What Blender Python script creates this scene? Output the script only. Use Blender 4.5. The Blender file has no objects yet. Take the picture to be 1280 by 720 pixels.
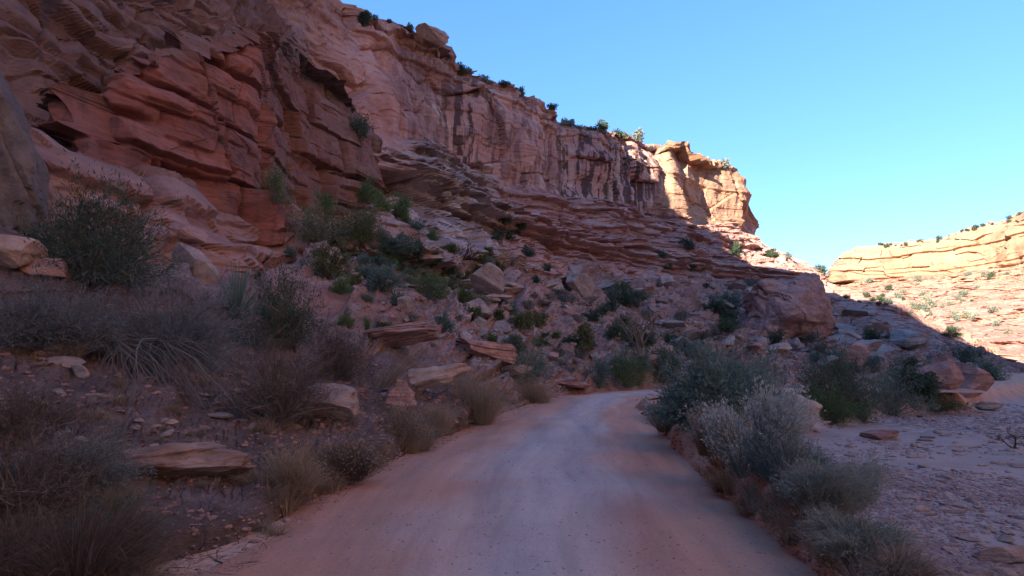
import bpy, math, random
import numpy as np
from mathutils import Vector, Matrix, Quaternion

random.seed(7)
RNG = np.random.default_rng(7)
sc = bpy.context.scene
COL = sc.collection

# ------------------------------------------------------------------ camera
F = 740.0                      # focal length in photo pixels (1280 wide)
HORIZON = 450.0
PITCH = math.atan((HORIZON - 360) / F)
EYE = np.array([0.0, 0.0, 1.75])
cp, sp = math.cos(PITCH), math.sin(PITCH)
cam_d = bpy.data.cameras.new('camera')
cam = bpy.data.objects.new('camera', cam_d)
COL.objects.link(cam)
cam.location = EYE
cam.rotation_euler = (math.pi / 2 + PITCH, 0, 0)
cam_d.sensor_width = 36.0
cam_d.lens = 36.0 * F / 1280.0
cam_d.clip_start = 0.05
cam_d.clip_end = 6000
sc.camera = cam


def ray(px, py):
    a = (px - 640.0) / F
    v = (360.0 - py) / F
    return np.array([a, cp - v * sp, sp + v * cp])


def at(px, py, Y):
    d = ray(px, py)
    return EYE + d * (Y / d[1])


def zpy(z, Y):
    k = (z - EYE[2]) / Y
    return 360 - F * (k * cp - sp) / (cp + k * sp)


def onz(px, py, z):
    d = ray(px, py)
    return EYE + d * ((z - EYE[2]) / d[2])

# ------------------------------------------------------------------ noise


def _h(ix, iy, iz, seed):
    with np.errstate(over='ignore'):
        n = (ix.astype(np.uint32) * np.uint32(374761393) + iy.astype(np.uint32) * np.uint32(668265263)
             + iz.astype(np.uint32) * np.uint32(2246822519) + np.uint32((seed * 3266489917) & 0xffffffff))
        n = (n ^ (n >> np.uint32(13))) * np.uint32(1274126177)
        n = (n ^ (n >> np.uint32(16))) * np.uint32(2654435761)
        n = n ^ (n >> np.uint32(15))
    return n.astype(np.float64) / 4294967295.0


def vnoise(x, y, z, seed=0):
    fx, fy, fz = np.floor(x), np.floor(y), np.floor(z)
    ix, iy, iz = fx.astype(np.int64), fy.astype(np.int64), fz.astype(np.int64)
    u, v, w = x - fx, y - fy, z - fz
    u = u * u * u * (u * (u * 6 - 15) + 10)
    v = v * v * v * (v * (v * 6 - 15) + 10)
    w = w * w * w * (w * (w * 6 - 15) + 10)
    r = 0
    for dx in (0, 1):
        wx = u if dx else 1 - u
        for dy in (0, 1):
            wy = v if dy else 1 - v
            for dz in (0, 1):
                r = r + wx * wy * (w if dz else 1 - w) * _h(ix + dx, iy + dy, iz + dz, seed)
    return r * 2 - 1


def fbm(P, s, octv=4, seed=0, rough=0.5):
    x, y, z = P[..., 0] / s, P[..., 1] / s, P[..., 2] / s
    r = 0
    a = 1.0
    for o in range(octv):
        r = r + a * vnoise(x, y, z, seed + o * 17)
        x, y, z = x * 2.03 + 5.2, y * 2.03 + 1.3, z * 2.03 + 8.1
        a *= rough
    return r


def facets(P, s, seed=0, tilt=0.8):
    """broken-rock relief: every Voronoi cell is a tilted plane; returns height and edge distance"""
    q = [P[..., k] / s[k] for k in range(3)]
    f = [np.floor(c) for c in q]
    i0 = [c.astype(np.int64) for c in f]
    best = np.full(q[0].shape, 9.0)
    sec = np.full(q[0].shape, 9.0)
    hv = np.zeros(q[0].shape)
    for dx in (-1, 0, 1):
        for dy in (-1, 0, 1):
            for dz in (-1, 0, 1):
                a, b, c = i0[0] + dx, i0[1] + dy, i0[2] + dz
                ox = a + 0.15 + 0.7 * _h(a, b, c, seed) - q[0]
                oy = b + 0.15 + 0.7 * _h(a, b, c, seed + 1) - q[1]
                oz = c + 0.15 + 0.7 * _h(a, b, c, seed + 2) - q[2]
                d = ox * ox + oy * oy + oz * oz
                m = d < best
                hh = (_h(a, b, c, seed + 3) - 0.5) * 1.2 + tilt * ((_h(a, b, c, seed + 4) - 0.5) * ox
                      + (_h(a, b, c, seed + 5) - 0.5) * oy + (_h(a, b, c, seed + 6) - 0.5) * oz) * 2
                sec = np.where(m, best, np.minimum(sec, d))
                best = np.where(m, d, best)
                hv = np.where(m, hh, hv)
    return hv, np.sqrt(sec) - np.sqrt(best)


def sstep(a, b, x):
    t = np.clip((x - a) / (b - a), 0, 1)
    return t * t * (3 - 2 * t)


def layers(zz, h, seed, sharp=0.16):
    """random offset per bed, hard steps between beds"""
    t = zz / h
    k = np.floor(t)
    fr = t - k
    o = np.zeros_like(k).astype(np.int64)
    a = _h(k.astype(np.int64), o, o, seed)
    b = _h(k.astype(np.int64) + 1, o, o, seed)
    return (a + (b - a) * sstep(1 - sharp, 1, fr)) * 2 - 1

def blocks(sv, zv, h, w_, seed):
    """beds cut by vertical joints: random set-back per block and distance to the nearest joint (metres)"""
    kz = np.floor(zv / h)
    fz_ = zv / h - kz
    z0 = np.zeros(kz.shape, dtype=np.int64)

    def bed(kk):
        sh = _h(kk.astype(np.int64), z0, z0, seed) * 7
        ks = np.floor(sv / w_ + sh)
        fs_ = sv / w_ + sh - ks
        a_ = _h(kk.astype(np.int64), ks.astype(np.int64), z0, seed + 1)
        b_ = _h(kk.astype(np.int64), ks.astype(np.int64) + 1, z0, seed + 1)
        return a_ + (b_ - a_) * sstep(0.92, 1.0, fs_), fs_
    o0, fs_ = bed(kz)
    o1_, _f = bed(kz + 1)
    o = (o0 + (o1_ - o0) * sstep(0.91, 1.0, fz_)) * 2 - 1
    fe_ = np.abs((fs_ + 0.1) % 1.0 - 0.0)
    e = np.minimum(np.minimum(fz_, 1 - fz_) * h, np.minimum(fe_, 1 - fe_) * w_)
    return o, e

# ------------------------------------------------------------------ mesh helpers


def mesh_from(name, V, Fq, smooth=False, mat=None, attrs=None, tri=False):
    V = np.asarray(V, dtype=np.float32).reshape(-1, 3)
    Fq = np.asarray(Fq, dtype=np.int32)
    n = Fq.shape[1]
    me = bpy.data.meshes.new(name)
    me.vertices.add(len(V))
    me.vertices.foreach_set('co', V.ravel())
    me.loops.add(Fq.size)
    me.loops.foreach_set('vertex_index', Fq.ravel())
    me.polygons.add(len(Fq))
    me.polygons.foreach_set('loop_start', np.arange(0, Fq.size, n, dtype=np.int32))
    me.polygons.foreach_set('loop_total', np.full(len(Fq), n, dtype=np.int32))
    me.polygons.foreach_set('use_smooth', np.full(len(Fq), bool(smooth)))
    me.update(calc_edges=True)
    if attrs:
        for k, a in attrs.items():
            at_ = me.attributes.new(k, 'FLOAT', 'POINT')
            at_.data.foreach_set('value', np.asarray(a, dtype=np.float32).ravel())
    if mat:
        me.materials.append(mat)
    return me


def link(name, me, parent=None, loc=None, rot=None, scale=None):
    o = bpy.data.objects.new(name, me)
    COL.objects.link(o)
    if parent is not None:
        o.parent = parent
    if loc is not None:
        o.location = [float(c) for c in loc]
    if rot is not None:
        o.rotation_euler = rot
    if scale is not None:
        o.scale = scale if hasattr(scale, '__len__') else (scale,) * 3
    return o


def tag(o, label=None, cat=None, group=None, kind=None):
    if label:
        o['label'] = label
    if cat:
        o['category'] = cat
    if group:
        o['group'] = group
    if kind:
        o['kind'] = kind
    return o


def copy_tree(o, parent=None):
    c = o.copy()
    COL.objects.link(c)
    if parent is not None:
        c.parent = parent
    for ch in o.children:
        copy_tree(ch, c)
    return c


def grid_faces(nu, nv, flip=False):
    a = np.arange(nu * nv).reshape(nu, nv)
    q = np.stack([a[:-1, :-1], a[1:, :-1], a[1:, 1:], a[:-1, 1:]], -1).reshape(-1, 4)
    return q[:, ::-1] if flip else q


def grid_normals(P):
    du = np.gradient(P, axis=0)
    dv = np.gradient(P, axis=1)
    n = np.cross(du, dv)
    n /= np.linalg.norm(n, axis=-1, keepdims=True) + 1e-9
    return n


def blur_u(A, k):
    for _ in range(2):
        c = np.cumsum(np.concatenate([np.repeat(A[:1], k, 0), A, np.repeat(A[-1:], k, 0)], 0), 0)
        A = (c[2 * k:] - np.concatenate([np.zeros_like(c[:1]), c[:-2 * k - 1]], 0)[:len(c) - 2 * k]) / (2 * k + 1)
    return A


def blur_v(A, k):
    return np.swapaxes(blur_u(np.swapaxes(A, 0, 1), k), 0, 1)


def pchip(xk, yk, x):
    xk = np.asarray(xk, float)
    yk = np.asarray(yk, float)
    h = np.diff(xk)
    d = np.diff(yk) / h
    m = np.zeros_like(yk)
    m[0], m[-1] = d[0], d[-1]
    for i in range(1, len(xk) - 1):
        if d[i - 1] * d[i] > 0:
            w1, w2 = 2 * h[i] + h[i - 1], h[i] + 2 * h[i - 1]
            m[i] = (w1 + w2) / (w1 / d[i - 1] + w2 / d[i])
    i = np.clip(np.searchsorted(xk, x) - 1, 0, len(h) - 1)
    t = (x - xk[i]) / h[i]
    t2, t3 = t * t, t * t * t
    return ((2 * t3 - 3 * t2 + 1) * yk[i] + (t3 - 2 * t2 + t) * h[i] * m[i]
            + (-2 * t3 + 3 * t2) * yk[i + 1] + (t3 - t2) * h[i] * m[i + 1])


def loft(cols, us, rows):
    """cols: [(px, [(py, Y), ...])]; rows: samples per segment. Returns points (nu, nv, 3) and v in key units."""
    xk = [c[0] for c in cols]
    K = len(cols[0][1])
    key = np.zeros((len(us), K, 3))
    pts = np.array([[at(c[0], p[0], p[1]) for p in c[1]] for c in cols])
    for k in range(K):
        for j in range(3):
            key[:, k, j] = pchip(xk, pts[:, k, j], us)
    vs = np.concatenate([np.linspace(i, i + 1, r, endpoint=False) for i, r in enumerate(rows)] + [[float(K - 1)]])
    i = np.clip(np.floor(vs).astype(int), 0, K - 2)
    t = (vs - i)[None, :, None]
    return key[:, i] * (1 - t) + key[:, i + 1] * t, vs

# ------------------------------------------------------------------ materials


class NT:
    def __init__(s, name):
        s.m = bpy.data.materials.new(name)
        s.m.use_nodes = True
        s.t = s.m.node_tree
        s.b = s.t.nodes['Principled BSDF']
        s.b.inputs['Specular IOR Level'].default_value = 0.15
        s.b.inputs['Roughness'].default_value = 0.92

    def n(s, typ, **kw):
        nd = s.t.nodes.new(typ)
        for k, v in kw.items():
            if k in nd.inputs.keys() and not hasattr(nd, k):
                nd.inputs[k].default_value = v
            else:
                setattr(nd, k, v)
        return nd

    def l(s, a, b):
        s.t.links.new(a, b)

    def pos(s, scale=(1, 1, 1), obj=False):
        if obj:
            src = s.n('ShaderNodeTexCoord').outputs['Object']
        else:
            src = s.n('ShaderNodeNewGeometry').outputs['Position']
        mp = s.n('ShaderNodeMapping')
        mp.inputs['Scale'].default_value = scale
        s.l(src, mp.inputs['Vector'])
        return mp.outputs['Vector']

    def noise(s, vec, scale=1.0, detail=6.0, rough=0.6, dist=0.0):
        nd = s.n('ShaderNodeTexNoise')
        nd.inputs['Scale'].default_value = scale
        nd.inputs['Detail'].default_value = detail
        nd.inputs['Roughness'].default_value = rough
        nd.inputs['Distortion'].default_value = dist
        s.l(vec, nd.inputs['Vector'])
        return nd.outputs['Fac']

    def vor(s, vec, scale=1.0, feature='F1', out='Color'):
        nd = s.n('ShaderNodeTexVoronoi')
        nd.feature = feature
        nd.inputs['Scale'].default_value = scale
        s.l(vec, nd.inputs['Vector'])
        return nd.outputs[out]

    def ramp(s, fac, stops, interp='LINEAR'):
        nd = s.n('ShaderNodeValToRGB')
        cr = nd.color_ramp
        cr.interpolation = interp
        while len(cr.elements) < len(stops):
            cr.elements.new(0.5)
        for e, (p, c) in zip(cr.elements, stops):
            e.position = p
            e.color = (*c, 1) if hasattr(c, '__len__') else (c, c, c, 1)
        s.l(fac, nd.inputs['Fac'])
        return nd.outputs['Color']

    def mix(s, fac, a, b, mode='MIX'):
        nd = s.n('ShaderNodeMix')
        nd.data_type = 'RGBA'
        nd.blend_type = mode
        for sock, v in ((nd.inputs[0], fac), (nd.inputs[6], a), (nd.inputs[7], b)):
            if isinstance(v, (int, float)):
                sock.default_value = v if sock.type == 'VALUE' else (v, v, v, 1)
            elif isinstance(v, tuple):
                sock.default_value = (*v, 1)
            else:
                s.l(v, sock)
        return nd.outputs[2]

    def math(s, op, a, b=None):
        nd = s.n('ShaderNodeMath')
        nd.operation = op
        for sock, v in zip(nd.inputs, (a, b)):
            if v is None:
                continue
            if isinstance(v, (int, float)):
                sock.default_value = v
            else:
                s.l(v, sock)
        return nd.outputs[0]

    def attr(s, name):
        nd = s.n('ShaderNodeAttribute')
        nd.attribute_name = name
        return nd.outputs['Fac']

    def bump(s, h, strength=0.5, dist=0.05, prev=None):
        nd = s.n('ShaderNodeBump')
        nd.inputs['Strength'].default_value = strength
        nd.inputs['Distance'].default_value = dist
        s.l(h, nd.inputs['Height'])
        if prev is not None:
            s.l(prev, nd.inputs['Normal'])
        s.l(nd.outputs['Normal'], s.b.inputs['Normal'])
        return nd.outputs['Normal']

    def hsv(s, c, sat, val):
        nd = s.n('ShaderNodeHueSaturation')
        nd.inputs['Saturation'].default_value = sat
        nd.inputs['Value'].default_value = val
        s.l(c, nd.inputs['Color'])
        return nd.outputs[0]

    def base(s, c):
        s.l(c, s.b.inputs['Base Color'])
        return s.m


def rock_material(name, red=1.0):
    """bedded red sandstone; attributes: cliff, strata, grey, pale, streak, soil"""
    t = NT(name)
    bed = t.noise(t.pos((0.035, 0.035, 0.55)), 1.0, 5, 0.62, 0.6)
    c_bed = t.ramp(bed, [(0.28, (0.24, 0.090, 0.066)), (0.42, (0.40, 0.158, 0.112)), (0.52, (0.48, 0.235, 0.170)),
                         (0.6, (0.37, 0.142, 0.102)), (0.72, (0.54, 0.325, 0.25))])
    fine = t.noise(t.pos((0.12, 0.12, 2.6)), 1.0, 4, 0.6, 0.4)
    c_bed = t.mix(0.55, c_bed, t.ramp(fine, [(0.3, (0.42, 0.40, 0.42)), (0.5, (0.95, 0.95, 0.95)), (0.7, (1.18, 1.15, 1.1))]), 'MULTIPLY')
    # smooth upper cliff: paler, pinker
    big = t.noise(t.pos((1, 1, 1)), 0.09, 5, 0.6, 0.5)
    c_cl = t.ramp(big, [(0.3, (0.35, 0.135, 0.095)), (0.5, (0.49, 0.205, 0.135)), (0.68, (0.58, 0.315, 0.22))])
    col = t.mix(t.attr('cliff'), c_bed, c_cl)
    # weathered grey broken rock
    gcell = t.vor(t.pos((0.5, 0.5, 0.9)), 1.1)
    gsep = t.n('ShaderNodeSeparateColor')
    t.l(gcell, gsep.inputs[0])
    c_gr = t.ramp(gsep.outputs[0], [(0.0, (0.19, 0.125, 0.105)), (0.5, (0.33, 0.225, 0.185)), (1.0, (0.46, 0.335, 0.28))])
    col = t.mix(t.attr('grey'), col, c_gr)
    # talus soil with stones
    sn = t.noise(t.pos(), 0.5, 6, 0.65)
    c_so = t.ramp(sn, [(0.3, (0.17, 0.088, 0.062)), (0.5, (0.30, 0.145, 0.100)), (0.7, (0.37, 0.24, 0.18))])
    c_so0 = c_so
    stn = t.vor(t.pos((1, 1, 1.5)), 2.2)
    ssep = t.n('ShaderNodeSeparateColor')
    t.l(stn, ssep.inputs[0])
    c_so = t.mix(0.7, c_so, t.ramp(ssep.outputs[1], [(0, (0.5, 0.5, 0.52)), (0.6, (0.95, 0.95, 0.95)), (1, (1.4, 1.5, 1.55))]), 'MULTIPLY')
    c_so = t.mix(t.attr('near'), c_so, t.mix(0.6, t.ramp(t.noise(t.pos(), 1.3, 6, 0.7), [(0.3, (0.085, 0.055, 0.044)), (0.5, (0.155, 0.095, 0.075)), (0.7, (0.23, 0.15, 0.12))]), t.ramp(t.noise(t.pos(), 14, 5, 0.7), [(0.3, (0.55, 0.53, 0.53)), (0.5, (1, 1, 1)), (0.7, (1.25, 1.25, 1.25))]), 'MULTIPLY'))  # near soil darker: organic litter, plus shade and vignette put into its colour
    col = t.mix(t.attr('soil'), col, c_so)
    col = t.hsv(col, 0.80, 1.03)
    col = t.mix(t.math('MULTIPLY', t.attr('dark'), t.ramp(big, [(0.3, 1.0), (0.65, 0.45)])), col, (0.125, 0.068, 0.056))  # left wall darkened in colour to offset bounce light; weathered patches on upper cliff
    # pale cream sandstone
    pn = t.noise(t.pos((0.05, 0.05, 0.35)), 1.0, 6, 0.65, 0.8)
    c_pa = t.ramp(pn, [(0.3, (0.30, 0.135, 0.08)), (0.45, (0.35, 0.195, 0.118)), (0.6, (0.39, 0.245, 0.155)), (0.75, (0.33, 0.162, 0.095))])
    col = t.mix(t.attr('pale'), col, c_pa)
    # desert varnish: dark and pale vertical streaks
    st = t.noise(t.pos((0.85, 0.85, 0.035)), 1.0, 5, 0.55, 0.2)
    dark = t.ramp(st, [(0.48, 0.0), (0.53, 1.0)])
    col = t.mix(t.math('MULTIPLY', t.math('MULTIPLY', dark, t.attr('streak')), 0.92), col, (0.085, 0.048, 0.045))
    st2 = t.noise(t.pos((0.6, 0.6, 0.03)), 1.0, 4, 0.55, 0.3)
    lite = t.ramp(st2, [(0.56, 0.0), (0.66, 1.0)])
    col = t.mix(t.math('MULTIPLY', t.math('MULTIPLY', lite, t.attr('streak')), 0.55), col, (0.62, 0.46, 0.36))
    # lichen, dirt blotches
    bl = t.noise(t.pos(), 1.6, 5, 0.7)
    col = t.mix(0.5, col, t.ramp(bl, [(0.32, (0.55, 0.54, 0.56)), (0.5, (1, 1, 1)), (0.7, (1.12, 1.1, 1.08))]), 'MULTIPLY')
    h1 = t.noise(t.pos((1, 1, 2.5)), 1.3, 8, 0.7, 0.3)
    b1 = t.bump(h1, 0.7, 0.35)
    h2 = t.noise(t.pos((1, 1, 2.0)), 9.0, 5, 0.7)
    t.bump(h2, 0.5, 0.04, b1)
    return t.base(col)


def boulder_material(name, c0, c1, c2, scale=1.0, bands=2.0):
    t = NT(name)
    p = t.pos((0.5 * scale, 0.5 * scale, bands * scale), obj=True)
    n = t.noise(p, 1.0, 6, 0.65, 0.7)
    col = t.ramp(n, [(0.3, c0), (0.5, c1), (0.7, c2)])
    bl = t.noise(t.pos((1, 1, 1), obj=True), 3.0 * scale, 6, 0.7)
    col = t.mix(0.75, col, t.ramp(bl, [(0.3, (0.45, 0.43, 0.44)), (0.5, (1, 1, 1)), (0.7, (1.2, 1.18, 1.15))]), 'MULTIPLY')
    inf = t.n('ShaderNodeObjectInfo')
    col = t.mix(0.6, col, t.ramp(inf.outputs['Random'], [(0, (0.7, 0.68, 0.7)), (0.5, (1, 0.95, 0.93)), (1, (1.25, 1.2, 1.15))]), 'MULTIPLY')
    col = t.hsv(col, 0.78, 1.05)
    b = t.bump(t.noise(t.pos((1, 1, 2), obj=True), 2.5 * scale, 8, 0.72, 0.4), 0.7, 0.12 / scale)
    t.bump(t.noise(t.pos((1, 1, 1), obj=True), 18 * scale, 4, 0.7), 0.4, 0.02 / scale, b)
    return t.base(col)


def leaf_material(name, c0, c1, trans=0.35):
    t = NT(name)
    inf = t.n('ShaderNodeObjectInfo')
    geo = t.n('ShaderNodeNewGeometry')
    r = geo.outputs['Random Per Island']
    col = t.mix(r, c0, c1)
    col = t.mix(0.6, col, t.ramp(inf.outputs['Random'], [(0, (0.72, 0.78, 0.8)), (0.5, (1, 1, 1)), (1, (1.25, 1.15, 0.95))]), 'MULTIPLY')
    t.l(col, t.b.inputs['Base Color'])
    t.b.inputs['Roughness'].default_value = 0.75
    tr = t.n('ShaderNodeBsdfTranslucent')
    t.l(col, tr.inputs['Color'])
    mx = t.n('ShaderNodeMixShader')
    mx.inputs[0].default_value = trans
    t.l(t.b.outputs[0], mx.inputs[1])
    t.l(tr.outputs[0], mx.inputs[2])
    t.l(mx.outputs[0], t.t.nodes['Material Output'].inputs['Surface'])
    return t.m


M = {}
M['rock'] = rock_material('bedded_red_sandstone')
M['b_red'] = boulder_material('red_boulder_stone', (0.22, 0.095, 0.07), (0.36, 0.165, 0.115), (0.47, 0.25, 0.18))
M['b_grey'] = boulder_material('grey_boulder_stone', (0.19, 0.135, 0.12), (0.30, 0.225, 0.195), (0.42, 0.335, 0.29))
M['b_tan'] = boulder_material('tan_boulder_stone', (0.23, 0.135, 0.095), (0.37, 0.235, 0.17), (0.48, 0.35, 0.265))
M['b_brown'] = boulder_material('brown_ledge_stone', (0.15, 0.085, 0.06), (0.27, 0.155, 0.105), (0.42, 0.28, 0.21), 1.6, 1.2)
M['b_dark'] = boulder_material('dark_weathered_stone', (0.085, 0.066, 0.060), (0.15, 0.118, 0.105), (0.235, 0.19, 0.17), 1.1, 0.5)
M['pebble'] = boulder_material('wash_stone', (0.22, 0.13, 0.115), (0.33, 0.21, 0.18), (0.46, 0.34, 0.30), 4.0)
M['l_dark'] = leaf_material('dark_evergreen_leaf', (0.056, 0.080, 0.050), (0.118, 0.155, 0.096))
M['l_green'] = leaf_material('green_leaf', (0.08, 0.135, 0.05), (0.17, 0.235, 0.095))
M['l_olive'] = leaf_material('olive_leaf', (0.085, 0.100, 0.036), (0.165, 0.175, 0.07))
M['l_teal'] = leaf_material('blue_green_leaf', (0.095, 0.150, 0.120), (0.195, 0.26, 0.20))
M['l_grey'] = leaf_material('silver_grey_stem', (0.20, 0.20, 0.17), (0.44, 0.43, 0.37))
M['l_sage'] = leaf_material('sage_leaf', (0.17, 0.185, 0.145), (0.32, 0.335, 0.265))
M['l_ash'] = leaf_material('ash_grey_leaf', (0.12, 0.125, 0.115), (0.26, 0.265, 0.25))
M['l_silver'] = leaf_material('silver_plume', (0.34, 0.35, 0.30), (0.55, 0.55, 0.48))
M['l_tan'] = leaf_material('dry_straw_stem', (0.20, 0.145, 0.095), (0.40, 0.30, 0.205))
M['l_brown'] = leaf_material('dry_brown_twig', (0.085, 0.058, 0.045), (0.19, 0.135, 0.105))
M['bark'] = leaf_material('weathered_bark', (0.12, 0.095, 0.08), (0.20, 0.165, 0.14), 0.0)
M['palebark'] = leaf_material('bleached_wood', (0.26, 0.215, 0.18), (0.40, 0.34, 0.29), 0.0)
M['darkwood'] = leaf_material('dark_dead_wood', (0.055, 0.035, 0.03), (0.10, 0.065, 0.05), 0.0)

# ------------------------------------------------------------------ road, wash
RL = [(1.0, -2.0)] + [tuple(onz(px, py, 0.0)[[1, 0]]) for px, py in
                      [(292, 716), (380, 632), (470, 580), (540, 551), (600, 526), (650, 507), (690, 497)]]
RR = [(1.0, 2.0)] + [tuple(onz(px, py, 0.0)[[1, 0]]) for px, py in
                     [(1004, 712), (950, 660), (880, 600), (832, 552), (808, 524), (800, 506), (808, 498)]]
RL += [(RL[-1][0] + 6, RL[-1][1] + 3.2), (RL[-1][0] + 9, RL[-1][1] + 9.0), (RL[-1][0] + 10, RL[-1][1] + 25)]
RR += [(RR[-1][0] + 3, RR[-1][1] + 3.4), (RR[-1][0] + 4.5, RR[-1][1] + 8), (RR[-1][0] + 5, RR[-1][1] + 20)]


def poly_resample(pts, n):
    p = np.array(pts)
    for _ in range(2):                      # corner cutting
        q = [p[0]]
        for a, b in zip(p[:-1], p[1:]):
            q += [a * 0.75 + b * 0.25, a * 0.25 + b * 0.75]
        p = np.array(q + [p[-1]])
    s = np.concatenate([[0], np.cumsum(np.linalg.norm(np.diff(p, axis=0), axis=1))])
    w = np.linspace(0, 1, n) ** 1.6 * s[-1]
    return np.stack([np.interp(w, s, p[:, 0]), np.interp(w, s, p[:, 1])], -1)


NL = 420
EL = poly_resample([(-14.0, -2.6), (-5.0, -2.2)] + RL, NL)
ER = poly_resample([(-14.0, 2.2), (-5.0, 2.1)] + RR, NL)
NW = 160
tt = np.linspace(-0.04, 1.015, NW)
rp = np.zeros((NL, NW, 3))
rp[..., 0] = EL[:, None, 1] * (1 - tt) + ER[:, None, 1] * tt
rp[..., 1] = EL[:, None, 0] * (1 - tt) + ER[:, None, 0] * tt
edge = np.minimum(tt, 1 - tt)[None, :]
wob = 0.03 * fbm(rp * np.array([1, 1, 1]), 1.2, 3, 5)
rut = 0.020 * (np.cos((tt[None, :] * 2 + 0.15 * fbm(rp, 5, 2, 9)) * 2 * math.pi * 2))
rp[..., 2] = 0.02 + 0.05 * sstep(0.0, 0.35, edge) + rut * sstep(0.05, 0.2, edge) + wob * 0.5 \
    + 0.07 * sstep(0.05, -0.02, edge + 0.02 * fbm(rp, 0.7, 3, 3)) * 0 - 0.10 * sstep(0.01, -0.1, edge)
rp[..., 0] += 0.16 * fbm(rp * np.array([1, 1, 0]), 1.1, 4, 13) * sstep(0.16, 0.0, edge)
acr = tt[None, :] + 0.07 * fbm(rp, 1.6, 3, 14)

t = NT('packed_dirt_road')
along = t.noise(t.pos((1.6, 0.10, 1)), 1.0, 5, 0.6, 0.3)
cr = t.ramp(t.attr('across'), [(0.0, (0.46, 0.215, 0.135)), (0.27, (0.46, 0.255, 0.18)), (0.46, (0.45, 0.36, 0.32)),
                               (0.56, (0.45, 0.365, 0.33)), (0.7, (0.455, 0.345, 0.295)), (0.82, (0.46, 0.25, 0.18)), (1.0, (0.49, 0.27, 0.18))])
col = t.mix(0.6, cr, t.ramp(along, [(0.3, (0.78, 0.80, 0.83)), (0.5, (1, 1, 1)), (0.7, (1.12, 1.08, 1.04))]), 'MULTIPLY')
cx = t.n('ShaderNodeCombineXYZ')
t.l(t.attr('track'), cx.inputs[0])
t.l(t.attr('along'), cx.inputs[1])
trk = t.noise(cx.outputs[0], 2.2, 6, 0.62, 0.2)
col = t.mix(0.42, col, t.ramp(trk, [(0.32, (0.72, 0.70, 0.72)), (0.48, (0.98, 0.97, 0.98)), (0.62, (1.12, 1.13, 1.14))]), 'MULTIPLY')
blo = t.noise(t.pos(), 0.7, 6, 0.65)
col = t.mix(0.5, col, t.ramp(blo, [(0.3, (0.8, 0.76, 0.75)), (0.6, (1.08, 1.06, 1.06))]), 'MULTIPLY')
gr = t.noise(t.pos(), 40, 3, 0.7)
col = t.mix(0.35, col, t.ramp(gr, [(0.3, (0.62, 0.6, 0.6)), (0.5, (1, 1, 1)), (0.72, (1.3, 1.3, 1.3))]), 'MULTIPLY')
b = t.bump(t.noise(t.pos((1, 0.35, 1)), 6, 6, 0.7), 0.5, 0.03)
t.bump(gr, 0.4, 0.008, b)
M['road'] = t.base(col)
road = link('dirt_road', mesh_from('dirt_road', rp, grid_faces(NL, NW), True, M['road'], {'across': acr, 'track': tt[None, :] * 9 + 0.25 * fbm(rp, 2.5, 2, 15), 'along': np.linspace(0, 1, NL)[:, None] ** 1.6 * 9 + 0 * acr}))
tag(road, 'packed pinkish dirt road curving away to the right between bushes', 'road', kind='structure')

# ground: a polar sheet reaching out, berm right of the road, then the wash
az = np.radians(np.concatenate([np.linspace(-180, -62, 30, endpoint=False), np.linspace(-62, 62, 640), np.linspace(62, 180, 31)[1:]]))
rr = np.concatenate([[0.3], np.geomspace(1.2, 160, 520), np.geomspace(170, 2500, 25)])
gp = np.zeros((len(az), len(rr), 3))
gp[..., 0] = np.sin(az)[:, None] * rr
gp[..., 1] = np.cos(az)[:, None] * rr
X, Y = gp[..., 0], gp[..., 1]
# bank line: the crest between the road terrace and the wash; signed distance, positive on the wash side
ys = np.array([e[0] for e in ER])
o_ = np.argsort(ys)
Rx = np.interp(Y, ys[o_][ys[o_] < 21], np.array([e[1] for e in ER])[o_][ys[o_] < 21])
d = X - Rx
BANK = np.array([(3.3, -40), (3.2, 1), (3.7, 7.3), (4.9, 11.5), (6.8, 17.8), (9.5, 22.5), (12.5, 26), (19.6, 31.8), (25.6, 34.6), (33.7, 41), (52, 56), (130, 92)], float)
dist = np.full(X.shape, 1e9)
side_ = np.zeros(X.shape)
for (ax, ay), (bx, by) in zip(BANK[:-1], BANK[1:]):
    ex, ey = bx - ax, by - ay
    tpar = np.clip(((X - ax) * ex + (Y - ay) * ey) / (ex * ex + ey * ey), 0, 1)
    ddx, ddy = X - (ax + tpar * ex), Y - (ay + tpar * ey)
    dd_ = np.hypot(ddx, ddy)
    m = dd_ < dist
    dist = np.where(m, dd_, dist)
    side_ = np.where(m, np.sign(ex * -ddy + ey * ddx), side_)
db = dist * side_
WASH = -1.15
nb = fbm(gp, 1.6, 4, 21)
berm_h = 0.36 + 0.18 * fbm(gp, 2.2, 4, 22) + 0.05 * fbm(gp, 0.35, 3, 26)
fc, fe = facets(gp, (0.35, 0.35, 0.35), 31)
fd_, fe2 = facets(gp, (0.13, 0.13, 0.13), 33)
drop = sstep(-0.65, 0.75, db + 0.3 * nb)
onroad = sstep(24, 20, Y)
low_road = np.where((d < 0) | (Y > 20), -0.08 - 0.2 * sstep(0, -0.6, d) * onroad, 0)
berm = sstep(-0.12, 0.26, d + 0.10 * fbm(gp, 0.8, 3, 27)) * (berm_h + 0.08) - 0.08 + sstep(0, .25, d) * (0.12 * fc * sstep(0, 0.15, fe) + 0.06 * fd_ * sstep(0, .15, fe2))
terr = np.where(d > 0, berm, low_road) * onroad + (-0.07 + 0.05 * nb + 0.05 * fc) * (1 - onroad)
wash = WASH + 0.06 * fbm(gp, 7, 4, 23) + 0.10 * sstep(0.1, 0.9, fbm(gp, 3.0, 3, 24))
fw, few = facets(gp, (0.55, 0.4, 0.5), 41)
sm = sstep(-0.15, 0.35, fbm(gp, 9, 3, 25) + 0.35 * sstep(11, 6, Y))      # stony versus smooth sand
wash = wash + 0.03 * fw * sm
zz = terr * (1 - drop) + wash * drop
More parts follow.
